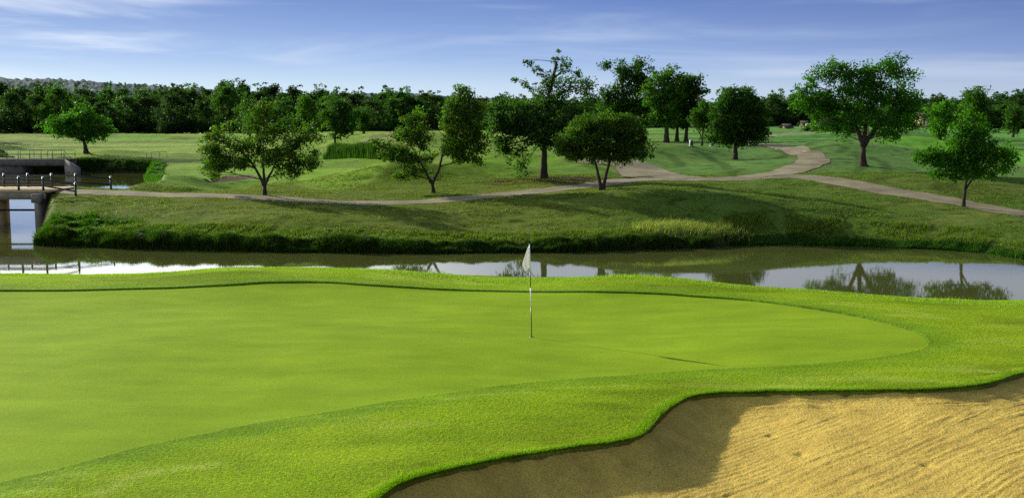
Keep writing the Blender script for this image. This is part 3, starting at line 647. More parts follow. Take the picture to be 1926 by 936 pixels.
# ------------------------------------------------------------------ houses glimpsed at the far right
wallm = pmat('tan_wall', (.52, .40, .22), .8, .2, .15); roofm = pmat('shingle_roof', (.06, .055, .045), .9, .1, .3); wind = pmat('dark_glass', (.02, .025, .03), .1, .8); whitew = pmat('cream_wall', (.72, .62, .36), .7, .2, .1)
def house(px, py, Yd, w, dp, hw, hr, rz, lab, wm):
    p = at_depth(px, py, Yd); p.z = hz(p.x, p.y); r_ = empty('house', p[:], rz); tag(r_, lab, 'house', 'houses at the edge of the wood')
    m_ = MB(); m_.box((0, 0, hw/2), (w, dp, hw)); m_.add([(-w/2, -dp/2, hw), (-w/2, dp/2, hw), (-w/2, 0, hw+hr), (w/2, -dp/2, hw), (w/2, dp/2, hw), (w/2, 0, hw+hr)], [[0, 2, 1], [3, 4, 5]]); m_.build('wall', wm, r_)
    o_ = .5; rf = MB()
    for sg_ in (-1, 1):
        a_ = [(-w/2-o_, sg_*(dp/2+o_), hw-.25), (w/2+o_, sg_*(dp/2+o_), hw-.25), (w/2+o_, 0, hw+hr+.12), (-w/2-o_, 0, hw+hr+.12)]; b2 = [(x_, y_, z_-.18) for x_, y_, z_ in a_]
        rf.add(a_+b2, [[0, 1, 2, 3], [7, 6, 5, 4], [0, 4, 5, 1], [1, 5, 6, 2], [2, 6, 7, 3], [3, 7, 4, 0]])
    rf.build('roof', roofm, r_)
    for x_ in (-w*.28, w*.3):
        m_ = MB(); m_.box((x_, -dp/2-.02, hw*.6), (w*.2, .06, hw*.35)); m_.build('window', wind, r_)
    m_ = MB(); m_.box((0, -dp/2-.02, hw*.4), (w*.15, .06, hw*.76)); m_.build('door', whitew, r_)
house(1733, 240, 300, 2.6, 3.0, 3.0, 1.0, .5, 'tan walled house peeping out between the big tree and the wood', wallm)
house(1479, 240, 262, 1.7, 1.3, .6, .5, .5, 'tiny cream hut with a brown roof standing left of the pale paddock fence', whitew)
house(1512, 235, 300, 1.8, 1.5, .75, .6, .5, 'tiny cream hut with a grey roof just behind the pale paddock fence', whitew)
house(1549, 236, 310, 3, 2.5, .9, 1.3, -.2, 'low grey roofed building under the left foliage of the big bright tree', roofm)
# small fence by the second little house
fc = empty('fence', hit(1516, 243)[:]); tag(fc, 'pale short paddock fence in front of the small distant houses', 'fence')
for k_ in range(3): m_ = MB(); m_.box((k_*1.1, 0, .6), (.2, .2, 1.4)); m_.build('post', whitew, fc)
m_ = MB(); m_.box((1.1, -.12, 1.15), (2.5, .05, .16)); m_.build('rail', whitew, fc)

# ------------------------------------------------------------------ trees
def leaf_quads(Pc, size, rg, flat=0.0):
    n = len(Pc); a = rg.normal(size=(n, 3)); a /= np.linalg.norm(a, axis=1)[:, None]
    b2 = rg.normal(size=(n, 3)); b2 -= (b2*a).sum(1)[:, None]*a; b2 /= np.linalg.norm(b2, axis=1)[:, None]+1e-9
    s = size*rg.uniform(.6, 1.35, n)[:, None]; c = np.cross(a, b2)
    V = np.stack([Pc-a*s*.62, Pc+b2*s*.36+c*s*.08, Pc+a*s*.62, Pc-b2*s*.36+c*s*.08], 1).reshape(-1, 3)
    return V, np.arange(n*4).reshape(n, 4)
def crown_from_clumps(cl, leaf, per, rg, cols, flat=.75):
    """cl: (n,4) centre+radius"""
    reps = np.maximum(8, (per*(cl[:, 3]/cl[:, 3].mean())**1.6).astype(int)); idx = np.repeat(np.arange(len(cl)), reps)
    d = rg.normal(size=(len(idx), 3)); d /= np.linalg.norm(d, axis=1)[:, None]; r = rg.uniform(0, 1, len(idx))**.45
    # every clump has a lopsided outline of its own
    ax = rg.uniform(.65, 1.45, size=(len(cl), 3)); ax[:, 2] *= flat
    Pc = cl[idx, :3]+d*(r*cl[idx, 3])[:, None]*ax[idx]
    Pc += rg.normal(size=Pc.shape)*cl[idx, 3][:, None]*.10
    V, f = leaf_quads(Pc, leaf, rg)
    ct = rg.uniform(0, 1, len(cl)); k = np.clip(ct[idx]*.65+rg.uniform(0, 1, len(idx))*.45-.05, 0, 1)[:, None]
    col = np.array(cols[0])*(1-k)+np.array(cols[1])*k
    if len(cols) > 2:
        w = (rg.uniform(0, 1, len(idx)) < cols[3])[:, None]; col = np.where(w, np.array(cols[2]), col)
    return V, f, np.repeat(col, 4, axis=0)
def tree(name, lab, px, py, stems, lobes, leaf=.13, per=70, cols=((.02, .05, .008), (.05, .11, .015)), tr=.2, seed=1, group=None, bend=.5, cl_r=.5, density=1.0, base=None, cat='tree'):
    rg = np.random.default_rng(seed); rd = random.Random(seed)
    b_ = base or hit(px, py); s = b_.y/F
    root = empty(name, b_[:]); tag(root, lab, cat, group)
    def loc(x, y, z=0): return Vector(((x-px)*s, z, (py-y)*s))
    mb = MB(); ends = []
    # root flare
    for si, st in enumerate(stems):
        pts = [loc(*p) for p in st]; pts[0].z -= .15
        c_ = catmull([tuple(p) for p in pts], 5); n = len(c_); c_ = c_+rg.normal(size=c_.shape)*tr*.07
        t0_ = tr if si == 0 or abs(st[0][1]-stems[0][0][1]) < 3 else tr*.62; rad = [t0_*(1-.6*i/(n-1))*(1+(.6 if t0_ == tr else .15)*math.exp(-i/(n*.10))) for i in range(n)]
        mb.tube(c_, rad, 9)
        for fr_ in (1, .88, .75, .6, .45):
            i_e = int((n-1)*fr_)
            if c_[i_e][2] > s*22 or fr_ == 1: ends.append((Vector(c_[i_e]), rad[i_e]))
    clumps = []
    for lb in lobes:
        cx, cy, rx, ry, den = lb[:5]; zo = lb[5] if len(lb) > 5 else rg.uniform(-.25, .25)*rx*s; fl_ = lb[6] if len(lb) > 6 else 1.0
        c = loc(cx, cy, zo); R_ = Vector((rx*s*1.08, max(rx, ry*.8)*s*.9, ry*s*1.08))
        e, er = min(ends, key=lambda q: (q[0]-c).length+(3 if q[0].z > c.z-R_.z*.2 else 0))
        # the limb into the lobe
        mid = e.lerp(c, .5)+Vector((0, 0, (c-e).length*.03)); lr = min(max(.02, er*.62), .015+.05*max(R_.x, R_.z))
        lp = catmull([e[:], (mid+Vector(rg.normal(size=3)*.12))[:], c[:]], 5); mb.tube(lp, np.linspace(lr, lr*.35, len(lp)), 7, cap=False)
        vol = R_.x*R_.y*R_.z; n = max(4, int(6.6*den*density*(vol**(2/3))/(cl_r**2)))
        u = rg.normal(size=(n, 3)); u /= np.linalg.norm(u, axis=1)[:, None]; r = rg.uniform(.08, 1, n)**.5
        P_ = u*r[:, None]*np.array(R_[:])+np.array(c[:])
        P_[:, 2] = np.maximum(P_[:, 2], .35)
        cr2 = cl_r*rg.uniform(.55, 1.25, n)*fl_
        for p, q_ in zip(P_, cr2): clumps.append((*p, q_))
        for k in range(min(n, 40)):
            p = Vector(P_[k]); i0 = rg.integers(len(lp)//3, len(lp)); a = Vector(lp[i0]); mm_ = a.lerp(p, .5)+Vector(rg.normal(size=3)*.10)
            tr2 = max(.012, lr*.28); mb.tube([a[:], mm_[:], p[:]], [tr2, tr2*.7, tr2*.35], 5, cap=False)
    cl = np.array(clumps)
    V, f, col = crown_from_clumps(cl, leaf, per, rg, cols)
    mb.build('trunk', M['bark'], root, smooth=True)
    mesh_np('crown', V, f, M['leaf'], root, tone=col)
    return root
DG = ((.012, .035, .006), (.04, .095, .012)); MG = ((.018, .05, .007), (.065, .15, .015)); BG = ((.035, .095, .008), (.08, .21, .018)); BR = ((.016, .045, .006), (.07, .14, .014), (.13, .08, .02), .05)

tree('tree', 'vase shaped green tree standing alone beside the far footbridge', 162, 288, [[(162, 288), (161, 276), (158, 264)]],
     [(112, 236, 26, 13, 1), (135, 225, 24, 13, 1), (160, 222, 20, 16, 1), (190, 232, 24, 13, 1), (150, 244, 32, 10, 1), (175, 249, 30, 10, 1), (150, 205, 14, 14, .6), (160, 258, 22, 9, .8), (118, 247, 22, 8, .7), (197, 244, 14, 9, .7)],
     leaf=.30, per=60, cols=((.02, .06, .008), (.05, .15, .014)), tr=.42, seed=21, cl_r=1.0)
tree('tree', 'broad spreading tree with a low fork at the cart path edge, left of the middle', 497, 367, [[(497, 367), (498, 350), (494, 338)], [(498, 345), (512, 322), (522, 305)], [(497, 345), (478, 310), (455, 285)], [(498, 342), (496, 310), (498, 280)]],
     [(412, 262, 26, 24, 1), (402, 290, 24, 20, 1), (428, 305, 28, 18, 1), (408, 320, 20, 12, .7), (462, 270, 26, 22, 1), (455, 305, 26, 18, .9), (500, 250, 24, 24, .9), (498, 218, 19, 20, .9), (505, 203, 12, 10, .8), (485, 232, 16, 14, .8), (545, 262, 28, 26, 1), (580, 258, 22, 24, 1), (590, 290, 16, 16, .9),
      (535, 300, 34, 20, 1), (570, 310, 26, 16, .9), (545, 325, 26, 12, .7), (500, 290, 26, 20, .9), (430, 240, 14, 12, .5), (385, 275, 12, 14, .5), (545, 235, 16, 14, .6)],
     leaf=.14, per=62, cols=BR, tr=.17, seed=22, cl_r=.5, density=.86)
tree('tree', 'forked tree with a tall dark foliage column on its right and low boughs left', 815, 362, [[(815, 362), (814, 350), (811, 338)], [(812, 344), (826, 318), (833, 290), (843, 262)], [(811, 340), (798, 318), (788, 300)]],
     [(712, 275, 17, 12, .9), (730, 288, 22, 14, 1), (762, 262, 26, 20, 1), (755, 290, 26, 20, 1), (782, 240, 20, 20, .9), (790, 222, 16, 14, .6), (775, 318, 22, 18, .9), (760, 330, 16, 10, .7), (800, 262, 18, 22, .8), (806, 300, 14, 16, .8),
      (868, 190, 22, 24, 1.1), (855, 215, 22, 22, 1), (885, 215, 26, 26, 1.1), (875, 245, 36, 24, 1.1), (890, 270, 26, 24, 1.1), (860, 285, 26, 22, 1), (885, 300, 20, 12, .9), (848, 262, 18, 20, .8), (870, 170, 12, 10, .9), (838, 240, 10, 20, .5)],
     leaf=.14, per=66, cols=BR, tr=.17, seed=23, cl_r=.5, density=.95)
tree('tree', 'tallest ragged tree in the middle with thin reaching upper boughs, over dark mulch', 1022, 335, [[(1022, 335), (1023, 310), (1024, 270), (1028, 215), (1035, 170), (1046, 120)]],
     [(960, 212, 38, 26, 1), (945, 250, 32, 28, 1), (935, 225, 20, 22, .8), (1100, 195, 22, 20, .8), (985, 245, 30, 28, 1), (940, 275, 18, 18, .7), (965, 290, 22, 20, .8), (978, 318, 13, 14, .6), (1010, 215, 32, 28, 1), (1015, 255, 30, 28, 1.1), (1050, 225, 34, 28, 1.1), (1055, 260, 28, 24, 1), (1085, 215, 26, 24, 1), (1080, 245, 26, 22, 1),
      (1040, 180, 32, 20, .55), (1075, 165, 26, 16, .5), (1100, 165, 16, 14, .4), (1035, 150, 20, 14, .35), (1060, 138, 20, 14, .35), (1049, 112, 8, 12, .5, 0, .6), (1000, 165, 10, 7, .5, 0, .5), (985, 160, 10, 5, .6, 0, .45), (967, 152, 8, 4, .8, 0, .4), (1012, 135, 10, 7, .6, 0, .5), (998, 125, 9, 5, .8, 0, .4), (988, 118, 7, 4, .9, 0, .4), (1020, 150, 12, 8, .5, 0, .5), (1090, 140, 14, 8, .4, 0, .6), (935, 195, 12, 6, .5, 0, .5)],
     leaf=.16, per=62, cols=((.02, .05, .012), (.055, .115, .028)), tr=.27, seed=24, cl_r=.58, density=.95)
tree('tree', 'umbrella shaped tree with twin trunks beside the junction of the cart path', 1132, 357, [[(1131, 357), (1126, 335), (1120, 308), (1112, 290)], [(1133, 357), (1139, 332), (1146, 305), (1155, 285)]],
     [(1075, 262, 26, 22, 1.1), (1062, 282, 18, 13, 1), (1100, 240, 34, 22, 1.2), (1135, 232, 36, 20, 1.2), (1170, 240, 34, 22, 1.2), (1195, 262, 28, 24, 1.2), (1205, 288, 18, 12, 1), (1100, 272, 34, 22, 1.1), (1140, 265, 36, 26, 1.1), (1175, 280, 34, 18, 1.1), (1120, 292, 32, 12, 1), (1080, 293, 20, 11, .8), (1160, 295, 26, 10, .8)],
     leaf=.115, per=80, cols=((.018, .045, .008), (.06, .12, .016), (.10, .07, .02), .04), tr=.13, seed=25, cl_r=.42, density=1.0)
tree('tree', 'round crowned dark tree on a single trunk on the knoll inside the path loop', 1383, 300, [[(1382, 300), (1383, 285), (1384, 262), (1386, 235)]],
     [(1385, 195, 36, 26, 1.2), (1360, 215, 26, 26, 1.1), (1410, 215, 28, 26, 1.2), (1385, 235, 46, 26, 1.3), (1352, 245, 22, 20, 1), (1420, 248, 22, 20, 1.1), (1375, 262, 30, 12, 1), (1410, 262, 26, 9, .9), (1345, 262, 14, 9, .6), (1365, 176, 10, 8, .35), (1400, 174, 10, 7, .4)],
     leaf=.19, per=78, cols=((.012, .036, .006), (.035, .085, .012)), tr=.27, seed=26, cl_r=.75, density=1.15)
tree('tree', 'large broad bright green tree with three rising limbs, right of the curling path', 1623, 312, [[(1623, 312), (1623, 290), (1622, 265)], [(1622, 272), (1610, 245), (1595, 215), (1580, 185)], [(1622, 270), (1625, 235), (1632, 195), (1636, 160)], [(1623, 272), (1642, 245), (1668, 215), (1682, 180)]],
     [(1545, 140, 28, 22, .9), (1530, 165, 20, 16, .6), (1530, 200, 30, 22, 1.1), (1560, 195, 26, 26, 1), (1508, 195, 20, 14, .8), (1530, 228, 20, 18, .8), (1585, 140, 26, 20, 1), (1620, 140, 28, 22, 1), (1650, 145, 24, 20, 1), (1680, 128, 24, 18, .9), (1700, 150, 18, 18, .7), (1600, 175, 34, 26, 1.1), (1645, 185, 36, 26, 1.1), (1690, 190, 30, 26, 1.1),
      (1610, 215, 34, 22, 1.1), (1655, 225, 34, 22, 1.1), (1700, 225, 24, 22, 1), (1570, 225, 26, 20, 1), (1585, 252, 16, 10, .8), (1660, 250, 22, 12, .8), (1690, 250, 18, 10, .7), (1720, 200, 16, 24, .7), (1500, 175, 12, 8, .4)],
     leaf=.17, per=70, cols=((.018, .06, .007), (.055, .16, .014)), tr=.34, seed=27, cl_r=.66, density=.95)
tree('tree', 'young bright leaved tree on a slim trunk beside the path at the right edge', 1812, 388, [[(1812, 389), (1813, 365), (1815, 340), (1818, 300)], [(1814, 352), (1828, 335), (1842, 318)]],
     [(1820, 298, 32, 24, 1), (1836, 275, 26, 24, 1), (1792, 276, 15, 16, .8), (1760, 295, 22, 14, .9), (1735, 290, 26, 11, .9), (1722, 300, 18, 10, .7), (1765, 305, 26, 15, .9), (1760, 320, 22, 10, .7), (1790, 300, 26, 22, 1), (1815, 270, 24, 26, 1), (1812, 235, 20, 22, .9), (1822, 216, 14, 10, .8), (1845, 260, 24, 24, 1), (1850, 292, 28, 22, 1.1), (1880, 295, 22, 18, 1), (1888, 312, 14, 10, .8), (1820, 322, 26, 14, .9), (1850, 325, 20, 10, .8), (1790, 330, 20, 10, .7), (1842, 232, 12, 12, .6), (1795, 255, 10, 12, .5)],
     leaf=.14, per=62, cols=((.02, .065, .006), (.055, .16, .012)), tr=.12, seed=28, cl_r=.46, density=.92)
# stand behind the middle
tree('tree', 'tall dark tree rising directly behind the umbrella shaped tree', 1172, 268, [[(1172, 268), (1172, 240), (1172, 190), (1168, 150)]],
     [(1185, 135, 30, 20, 1), (1165, 150, 20, 20, .8), (1200, 160, 24, 24, 1), (1170, 185, 36, 26, 1), (1200, 205, 28, 26, 1), (1150, 210, 30, 26, 1), (1185, 235, 34, 20, 1), (1140, 130, 8, 9, .6, 0, .7), (1135, 160, 8, 20, .4, 0, .7), (1215, 185, 14, 20, .8)],
     leaf=.3, per=62, cols=DG, tr=.4, seed=31, cl_r=1.05, group='stand of trees behind the knoll')
tree('tree', 'tall tree whose straight trunk is the leftmost of three behind the knoll', 1253, 268, [[(1253, 268), (1253, 245), (1251, 205), (1248, 165)]],
     [(1240, 145, 22, 16, .8), (1262, 142, 20, 14, .7), (1235, 170, 26, 20, 1), (1262, 172, 24, 20, 1), (1245, 200, 28, 20, 1), (1250, 222, 28, 16, 1), (1225, 195, 14, 20, .8), (1255, 238, 16, 8, .6)],
     leaf=.27, per=62, cols=MG, tr=.36, seed=32, cl_r=.9, group='stand of trees behind the knoll')
tree('tree', 'middle one of the three straight trunked trees behind the knoll', 1273, 266, [[(1273, 266), (1273, 245), (1275, 205), (1276, 170)]],
     [(1278, 160, 20, 20, 1), (1285, 185, 22, 20, 1), (1270, 205, 22, 20, 1), (1278, 225, 22, 12, .9)],
     leaf=.27, per=62, cols=DG, tr=.27, seed=33, cl_r=.85, group='stand of trees behind the knoll')
tree('tree', 'rightmost of the three straight trunked trees behind the knoll, with a dark rounded top', 1290, 266, [[(1290, 266), (1291, 245), (1295, 205), (1298, 170)]],
     [(1300, 158, 18, 12, 1.1), (1305, 178, 18, 18, 1.1), (1298, 200, 22, 18, 1), (1295, 222, 22, 14, .9), (1288, 237, 14, 8, .7)],
     leaf=.27, per=62, cols=DG, tr=.27, seed=34, cl_r=.85, group='stand of trees behind the knoll')
tree('tree', 'slim small tree with a forked stem between the two utility boxes', 1320, 274, [[(1320, 274), (1321, 255), (1322, 235)], [(1320, 258), (1314, 248), (1308, 240)]],
     [(1322, 212, 18, 18, 1), (1308, 225, 16, 14, .9), (1332, 226, 16, 14, .9), (1320, 238, 18, 8, .7), (1325, 198, 10, 8, .7)],
     leaf=.2, per=60, cols=DG, tr=.14, seed=35, cl_r=.65, group='stand of trees behind the knoll')
# single trees on the far fairways
single = [(345, 249, 327, 363, 205, 240, MG, 'light green tree standing in front of the wood on the left, behind the far bunkers'),
 (580, 264, 548, 603, 184, 252, MG, 'bright tall bush like tree rising behind the broad spreading tree'),
 (630, 275, 592, 672, 192, 254, DG, 'dark tree with a thin visible trunk above the tall reeds'),
 (662, 253, 640, 684, 208, 245, DG, 'dark tree just behind and right of the thin trunked tree'),
 (684, 251, 668, 702, 212, 243, DG, 'small dark tree at the left foot of the far grass mound'),
 (713, 246, 698, 732, 206, 243, MG, 'rounded tree at the wood edge above the far grass mound'),
 (1768, 262, 1738, 1800, 196, 256, BG, 'green tree on the right fairway left of the young bright leaved tree'),
 (1833, 262, 1800, 1870, 172, 240, MG, 'tall tree on the right behind the young bright leaved tree'),
 (1905, 258, 1884, 1925, 205, 245, DG, 'thin dim tree near the right edge in front of the wood'),
 (470, 262, 448, 496, 196, 252, DG, 'dark tree behind the top of the broad spreading tree')]
for i_, (px, py, l_, r_, t_, bt, cl_, lab) in enumerate(single):
    rg = np.random.default_rng(60+i_); cx = (l_+r_)/2; w2 = (r_-l_)/2; lb = []
    hh = bt-t_
    for k in range(9):
        fy_ = (k+.5)/9; ww = w2*(.35+.65*math.sin(math.pi*min(1, .18+fy_*.75)))
        lb.append((cx+rg.uniform(-.45, .45)*ww, t_+hh*fy_, ww*.62, hh*.15, 1.0))
    b_ = hit(px, py)
    tree('tree', lab, px, py, [[(px, py), (px+.5, py-hh*.2), (cx, (t_+bt)/2)]], lb, leaf=.0013*b_.y+.05, per=48, cols=cl_, tr=.0012*b_.y+.03, seed=70+i_, cl_r=.0042*b_.y+.15, density=.9, group='single trees on the far fairways')

# ------------------------------------------------------------------ the wood: individual copies of a few trees
def wood_proto(k):
    rg = np.random.default_rng(200+k); h = 14.0; cl = []
    W_ = rg.uniform(4.2, 5.6)
    for i in range(int(105)):
        fz_ = rg.uniform(.02, 1); ww = W_*(.75+.35*math.sin(math.pi*min(1, fz_*.9)))*(1 if fz_ < .6 else 1-((fz_-.6)/.4)**1.4*.75)
        a = rg.uniform(0, 2*math.pi); rr_ = ww*math.sqrt(rg.uniform(.1, 1)); cl.append((rr_*math.cos(a), rr_*math.sin(a), .6+fz_*(h-1.8), rg.uniform(.8, 1.7)))
    for i in range(30):
        a = rg.uniform(0, 2*math.pi); rr_ = W_*rg.uniform(.2, 1.0); cl.append((rr_*math.cos(a), rr_*math.sin(a), rg.uniform(.5, 4.5), rg.uniform(1.0, 1.8)))
    for i in range(5):
        a = rg.uniform(0, 2*math.pi); cl.append((1.6*math.cos(a), 1.6*math.sin(a), h-rg.uniform(-.9, 1.0), rg.uniform(.4, .8)))
    tones = (((.010, .028, .008), (.030, .066, .016)), ((.013, .034, .010), (.036, .080, .022)), ((.016, .042, .008), (.045, .105, .018)), ((.012, .028, .012), (.030, .056, .022)))[k % 4]
    V, f, col = crown_from_clumps(np.array(cl), .5, 52, rg, tones, .8)
    root = empty('tree', (0, 0, 0)); mb = MB(); mb.tube([(0, 0, -.5), (.1, 0, 3), (.3, .2, 7), (.2, 0, 11.5)], [.34, .26, .17, .06], 7)
    for i in range(7):
        c_ = cl[rg.integers(len(cl))]; z0 = max(1.5, c_[2]*.6); mb.tube([(.15, 0, z0), (c_[0]*.5, c_[1]*.5, (z0+c_[2])/2+.4), c_[:3]], [.12, .08, .03], 5, cap=False)
    mb.build('trunk', M['bark'], root, smooth=True); mesh_np('crown', V, f, M['leaf'], root, tone=col); return root
protos = [wood_proto(k) for k in range(8)]; used = set()
sky_px = [(-400, 160), (0, 160), (40, 163), (75, 148), (110, 160), (150, 172), (200, 166), (260, 170), (310, 157), (350, 162), (390, 168), (440, 153), (480, 166), (530, 164), (580, 172), (625, 165), (680, 171), (730, 169), (775, 166), (830, 175), (920, 184), (1000, 186), (1100, 186), (1330, 186), (1430, 177), (1490, 176), (1560, 190), (1730, 186), (1770, 172), (1820, 180), (1880, 178), (1910, 168), (2000, 172), (2400, 165)]
sx_, sy_ = zip(*sky_px)
WOOD_L = 'tree of the dense dark wood that closes off the fairways'
def put(x, y, hh, wsc, rgs, lab=WOOD_L, grp='trees of the far wood'):
    k = rgs.integers(len(protos)); p = protos[k]
    if k in used:
        r = p.copy(); C.collection.objects.link(r)
        for ch in [c for c in bpy.data.objects if c.parent == p]:
            c2_ = ch.copy(); C.collection.objects.link(c2_); c2_.parent = r
    else: r = p; used.add(k)
    s = hh/14.0; r.location = (x, y, hz(x, y)-.2); r.scale = (s*wsc, s*wsc, s); r.rotation_euler = (0, 0, rgs.uniform(0, 6.28)); tag(r, lab, 'tree', grp)
rgs = np.random.default_rng(5)
for row, (Yd, step, drop, jit) in enumerate(((0, 41, 16, 10), (35, 33, 7, 8), (68, 30, 1, 5))):
    px = -190+rgs.uniform(0, 20)
    while px < 2120:
        tw = min(1, max(0, (px-760)/420)); tw = tw*tw*(3-2*tw); Yr = (Yd*1.6+545)*(1-tw)+(Yd+300)*tw+rgs.uniform(-9, 9)*(2-tw)
        if row == 0 and 1440 < px < 1570: px += step; continue
        if px > 1560: Yr += 15
        if row == 0 and 735 < px < 1230: px += step*1.6; continue
        p = at_depth(px, 240, Yr); ty = np.interp(px, sx_, sy_)+drop+rgs.uniform(-.4, 1)*jit
        g0 = hz(p.x, p.y); top = at_depth(px, ty, Yr).z; hh = max(6, (top-g0)*rgs.uniform(.92, 1.17))
        where = [w for lim, w in ((90, 'at the left edge beyond the far footbridge'), (300, 'behind the vase shaped tree'), (440, 'behind the far bunkers'), (620, 'behind the broad spreading tree'),
                 (840, 'behind the far grass mound and reeds'), (1110, 'behind the tallest ragged tree'), (1340, 'behind the stand of trees on the knoll'), (1480, 'right of the round dark tree'), (1740, 'behind the large broad tree'), (9999, 'at the right edge behind the young bright tree')) if px < lim][0]
        put(p.x, p.y, hh, rgs.uniform(1.0, 1.45)*(13.5/hh)**.25, rgs, ('front edge wood tree ', 'middle row wood tree ', 'rear wood treetop ')[row]+where, ('front edge trees ', 'middle row trees ', 'rear trees ')[row]+'of the wood '+where); px += step*rgs.uniform(.7, 1.3)
# trees outside the frame on the left that throw the long shadows across the far fairway
for (x_, y_, h_) in ((-126, 240, 17), (-136, 258, 18), (-142, 276, 17), (-150, 262, 18), (-154, 296, 19)):
    put(x_, y_, h_, 1.0, rgs, 'tree at the left edge shading the far fairway', 'trees of the near left wood edge')

from collections import defaultdict
gr_ = defaultdict(list)
for o in bpy.data.objects:
    if o.parent is None and 'wood' in o.get('group', ''): gr_[o['group']].append(o)
ORD = ['leftmost', 'second from left', 'third from left', 'fourth from left', 'fifth from left', 'sixth from left', 'seventh from left', 'eighth from left', 'ninth from left', 'tenth from left', 'eleventh from left', 'twelfth from left']
for g_, os_ in gr_.items():
    os_.sort(key=lambda o: o.location.x/max(o.location.y, 1))
    if len(os_) < 2: continue
    for i_, o in enumerate(os_):
        nm = ORD[i_] if i_ < len(ORD) and i_ < len(os_)-1 else 'rightmost'
        o['label'] = (nm+' '+o['label']).replace(' tree behind', ' tree, behind')
# ------------------------------------------------------------------ distant wooded hills
hx_, hy_ = zip((-700, 140), (-300, 144), (0, 150), (110, 152), (200, 158), (300, 164), (400, 172), (520, 178), (640, 180), (760, 180), (850, 184), (930, 188), (1100, 196), (1400, 205), (2500, 210))
pxs = np.arange(-700, 2500, 1.6); rows_ = np.linspace(0, 1, 26); Vh = []
for t in rows_:
    Yd = 950+t*200
    for px in pxs:
        top = at_depth(px, float(np.interp(px, hx_, hy_)), 1150).z; p = at_depth(px, 228, Yd)
        Vh.append((p.x, Yd, top*t**.8))
Vh = np.array(Vh); Vh[:, 2] += (3.5*np.abs(fbm(Vh[:, 0]/20, Vh[:, 1]/20, 5, 3))+2.6*np.abs(fbm(Vh[:, 0]/5.5, Vh[:, 1]/9, 6, 2)))*np.minimum(1, np.repeat(rows_, len(pxs))*3)
nc_ = len(pxs); nr_ = len(rows_); back = Vh[-nc_:].copy(); back[:, 1] += 150; back[:, 2] = -5; Vh = np.concatenate([Vh, back]); I = np.arange(len(Vh)).reshape(nr_+1, nc_)
f = np.stack([I[:-1, :-1], I[:-1, 1:], I[1:, 1:], I[1:, :-1]], -1).reshape(-1, 4)
hm = pmat('far_woodland', (.06, .095, .095), .95, .05, .4, .03, 2.5, .08); ho = mesh_np('wooded_hills', Vh, f, hm, smooth=True); tag(ho, kind='structure', label='low wooded hills on the horizon')  # blue-grey mixed into the woodland colour in place of haze

# ------------------------------------------------------------------ grasses
def blades(Pb, h, w, lean, rg, c0, c1, wind=(0.25, 0.0), segs=1):
    n = len(Pb); a = rg.uniform(0, 2*math.pi, n); dx = np.cos(a); dy = np.sin(a)
    la = rg.uniform(0, 2*math.pi, n); lx = np.cos(la)*lean*rg.uniform(.2, 1, n)+wind[0]*lean; ly = np.sin(la)*lean*rg.uniform(.2, 1, n)+wind[1]*lean
    h = np.broadcast_to(h, (n,))*rg.uniform(.6, 1.2, n); w = np.broadcast_to(w, (n,))
    k = rg.uniform(0, 1, n)[:, None]**1.3; col = np.array(c0)*(1-k)+np.array(c1)*k
    b0 = Pb+np.stack([dx*w/2, dy*w/2, np.zeros(n)-.01], 1); b1 = Pb-np.stack([dx*w/2, dy*w/2, np.zeros(n)+.01], 1)
    tip = Pb+np.stack([lx*h, ly*h, h], 1)
    if segs == 1:
        V = np.stack([b0, b1, tip], 1).reshape(-1, 3); return V, [np.arange(n*3).reshape(n, 3)], np.repeat(col, 3, 0)
    mdl = Pb+np.stack([lx*h*.3, ly*h*.3, h*.6], 1); m0 = mdl+np.stack([dx*w*.38, dy*w*.38, 0*h], 1); m1 = mdl-np.stack([dx*w*.38, dy*w*.38, 0*h], 1)
    tip = Pb+np.stack([lx*h, ly*h, h*(1-.25*np.hypot(lx, ly))], 1)
    V = np.stack([b0, b1, m1, m0, tip], 1).reshape(-1, 3); i = np.arange(n)[:, None]*5
    return V, [i+np.array([[0, 1, 2, 3]]), i+np.array([[3, 2, 4]])], np.repeat(col, 5, 0)
def grass_obj(name, sets, label, mat=None):
    V = []; F3 = []; F4 = []; Cc = []; n = 0
    for v, fs, c in sets:
        for f in fs: (F3 if f.shape[1] == 3 else F4).append(f+n)
        V.append(v); Cc.append(c); n += len(v)
    fl = []
    if F4: fl.append(np.concatenate(F4))
    if F3: fl.append(np.concatenate(F3))
    o = mesh_np(name, np.concatenate(V), fl, mat or M['grass'], tone=np.concatenate(Cc)); tag(o, label, 'grass', kind='stuff'); return o
def groundz(x, y): return H_land(x, y)[0]
rg = np.random.default_rng(99)
# 1. turf of the fringe between green and bunker
def scatter(n, y0, y1, spread=.52):
    y = np.sqrt(rg.uniform(y0**2, y1**2, n)); x = rg.uniform(-1, 1, n)*(spread*y); return x, y
sets = []
x, y = scatter(650000, 13.2, 37.5); sgx = sdf(x, y, GPOLY); sbx = sdf(x, y, BPOLY); ok = (sgx < -.01) & (sbx < .0)
x, y, sbx, sgx = x[ok], y[ok], sbx[ok], sgx[ok]; z = groundz(x, y)+.03*np.exp(-(np.clip(-sbx, 0, 9)/.25)**2)
patch = fbm(x*.5, y*.9, 300, 3); hgt = .022+.010*patch+.018*np.exp(-np.clip(-sbx, 0, 9)/.5); hgt *= np.where(sgx > -.6, .55, 1)
V, fs, col = blades(np.stack([x, y, z], 1), hgt, .011, .8, rg, (.13, .22, .005), (.25, .35, .02)); pp_, dd_ = near_mod(x, y); pp_ = np.repeat(pp_, 3)[:, None]; dd_ = np.repeat(dd_, 3)[:, None]
col = (col*(1-.6*pp_)+np.array([.36, .42, .12])*.6*pp_)*(1-.55*dd_); sets.append((V, fs, col))
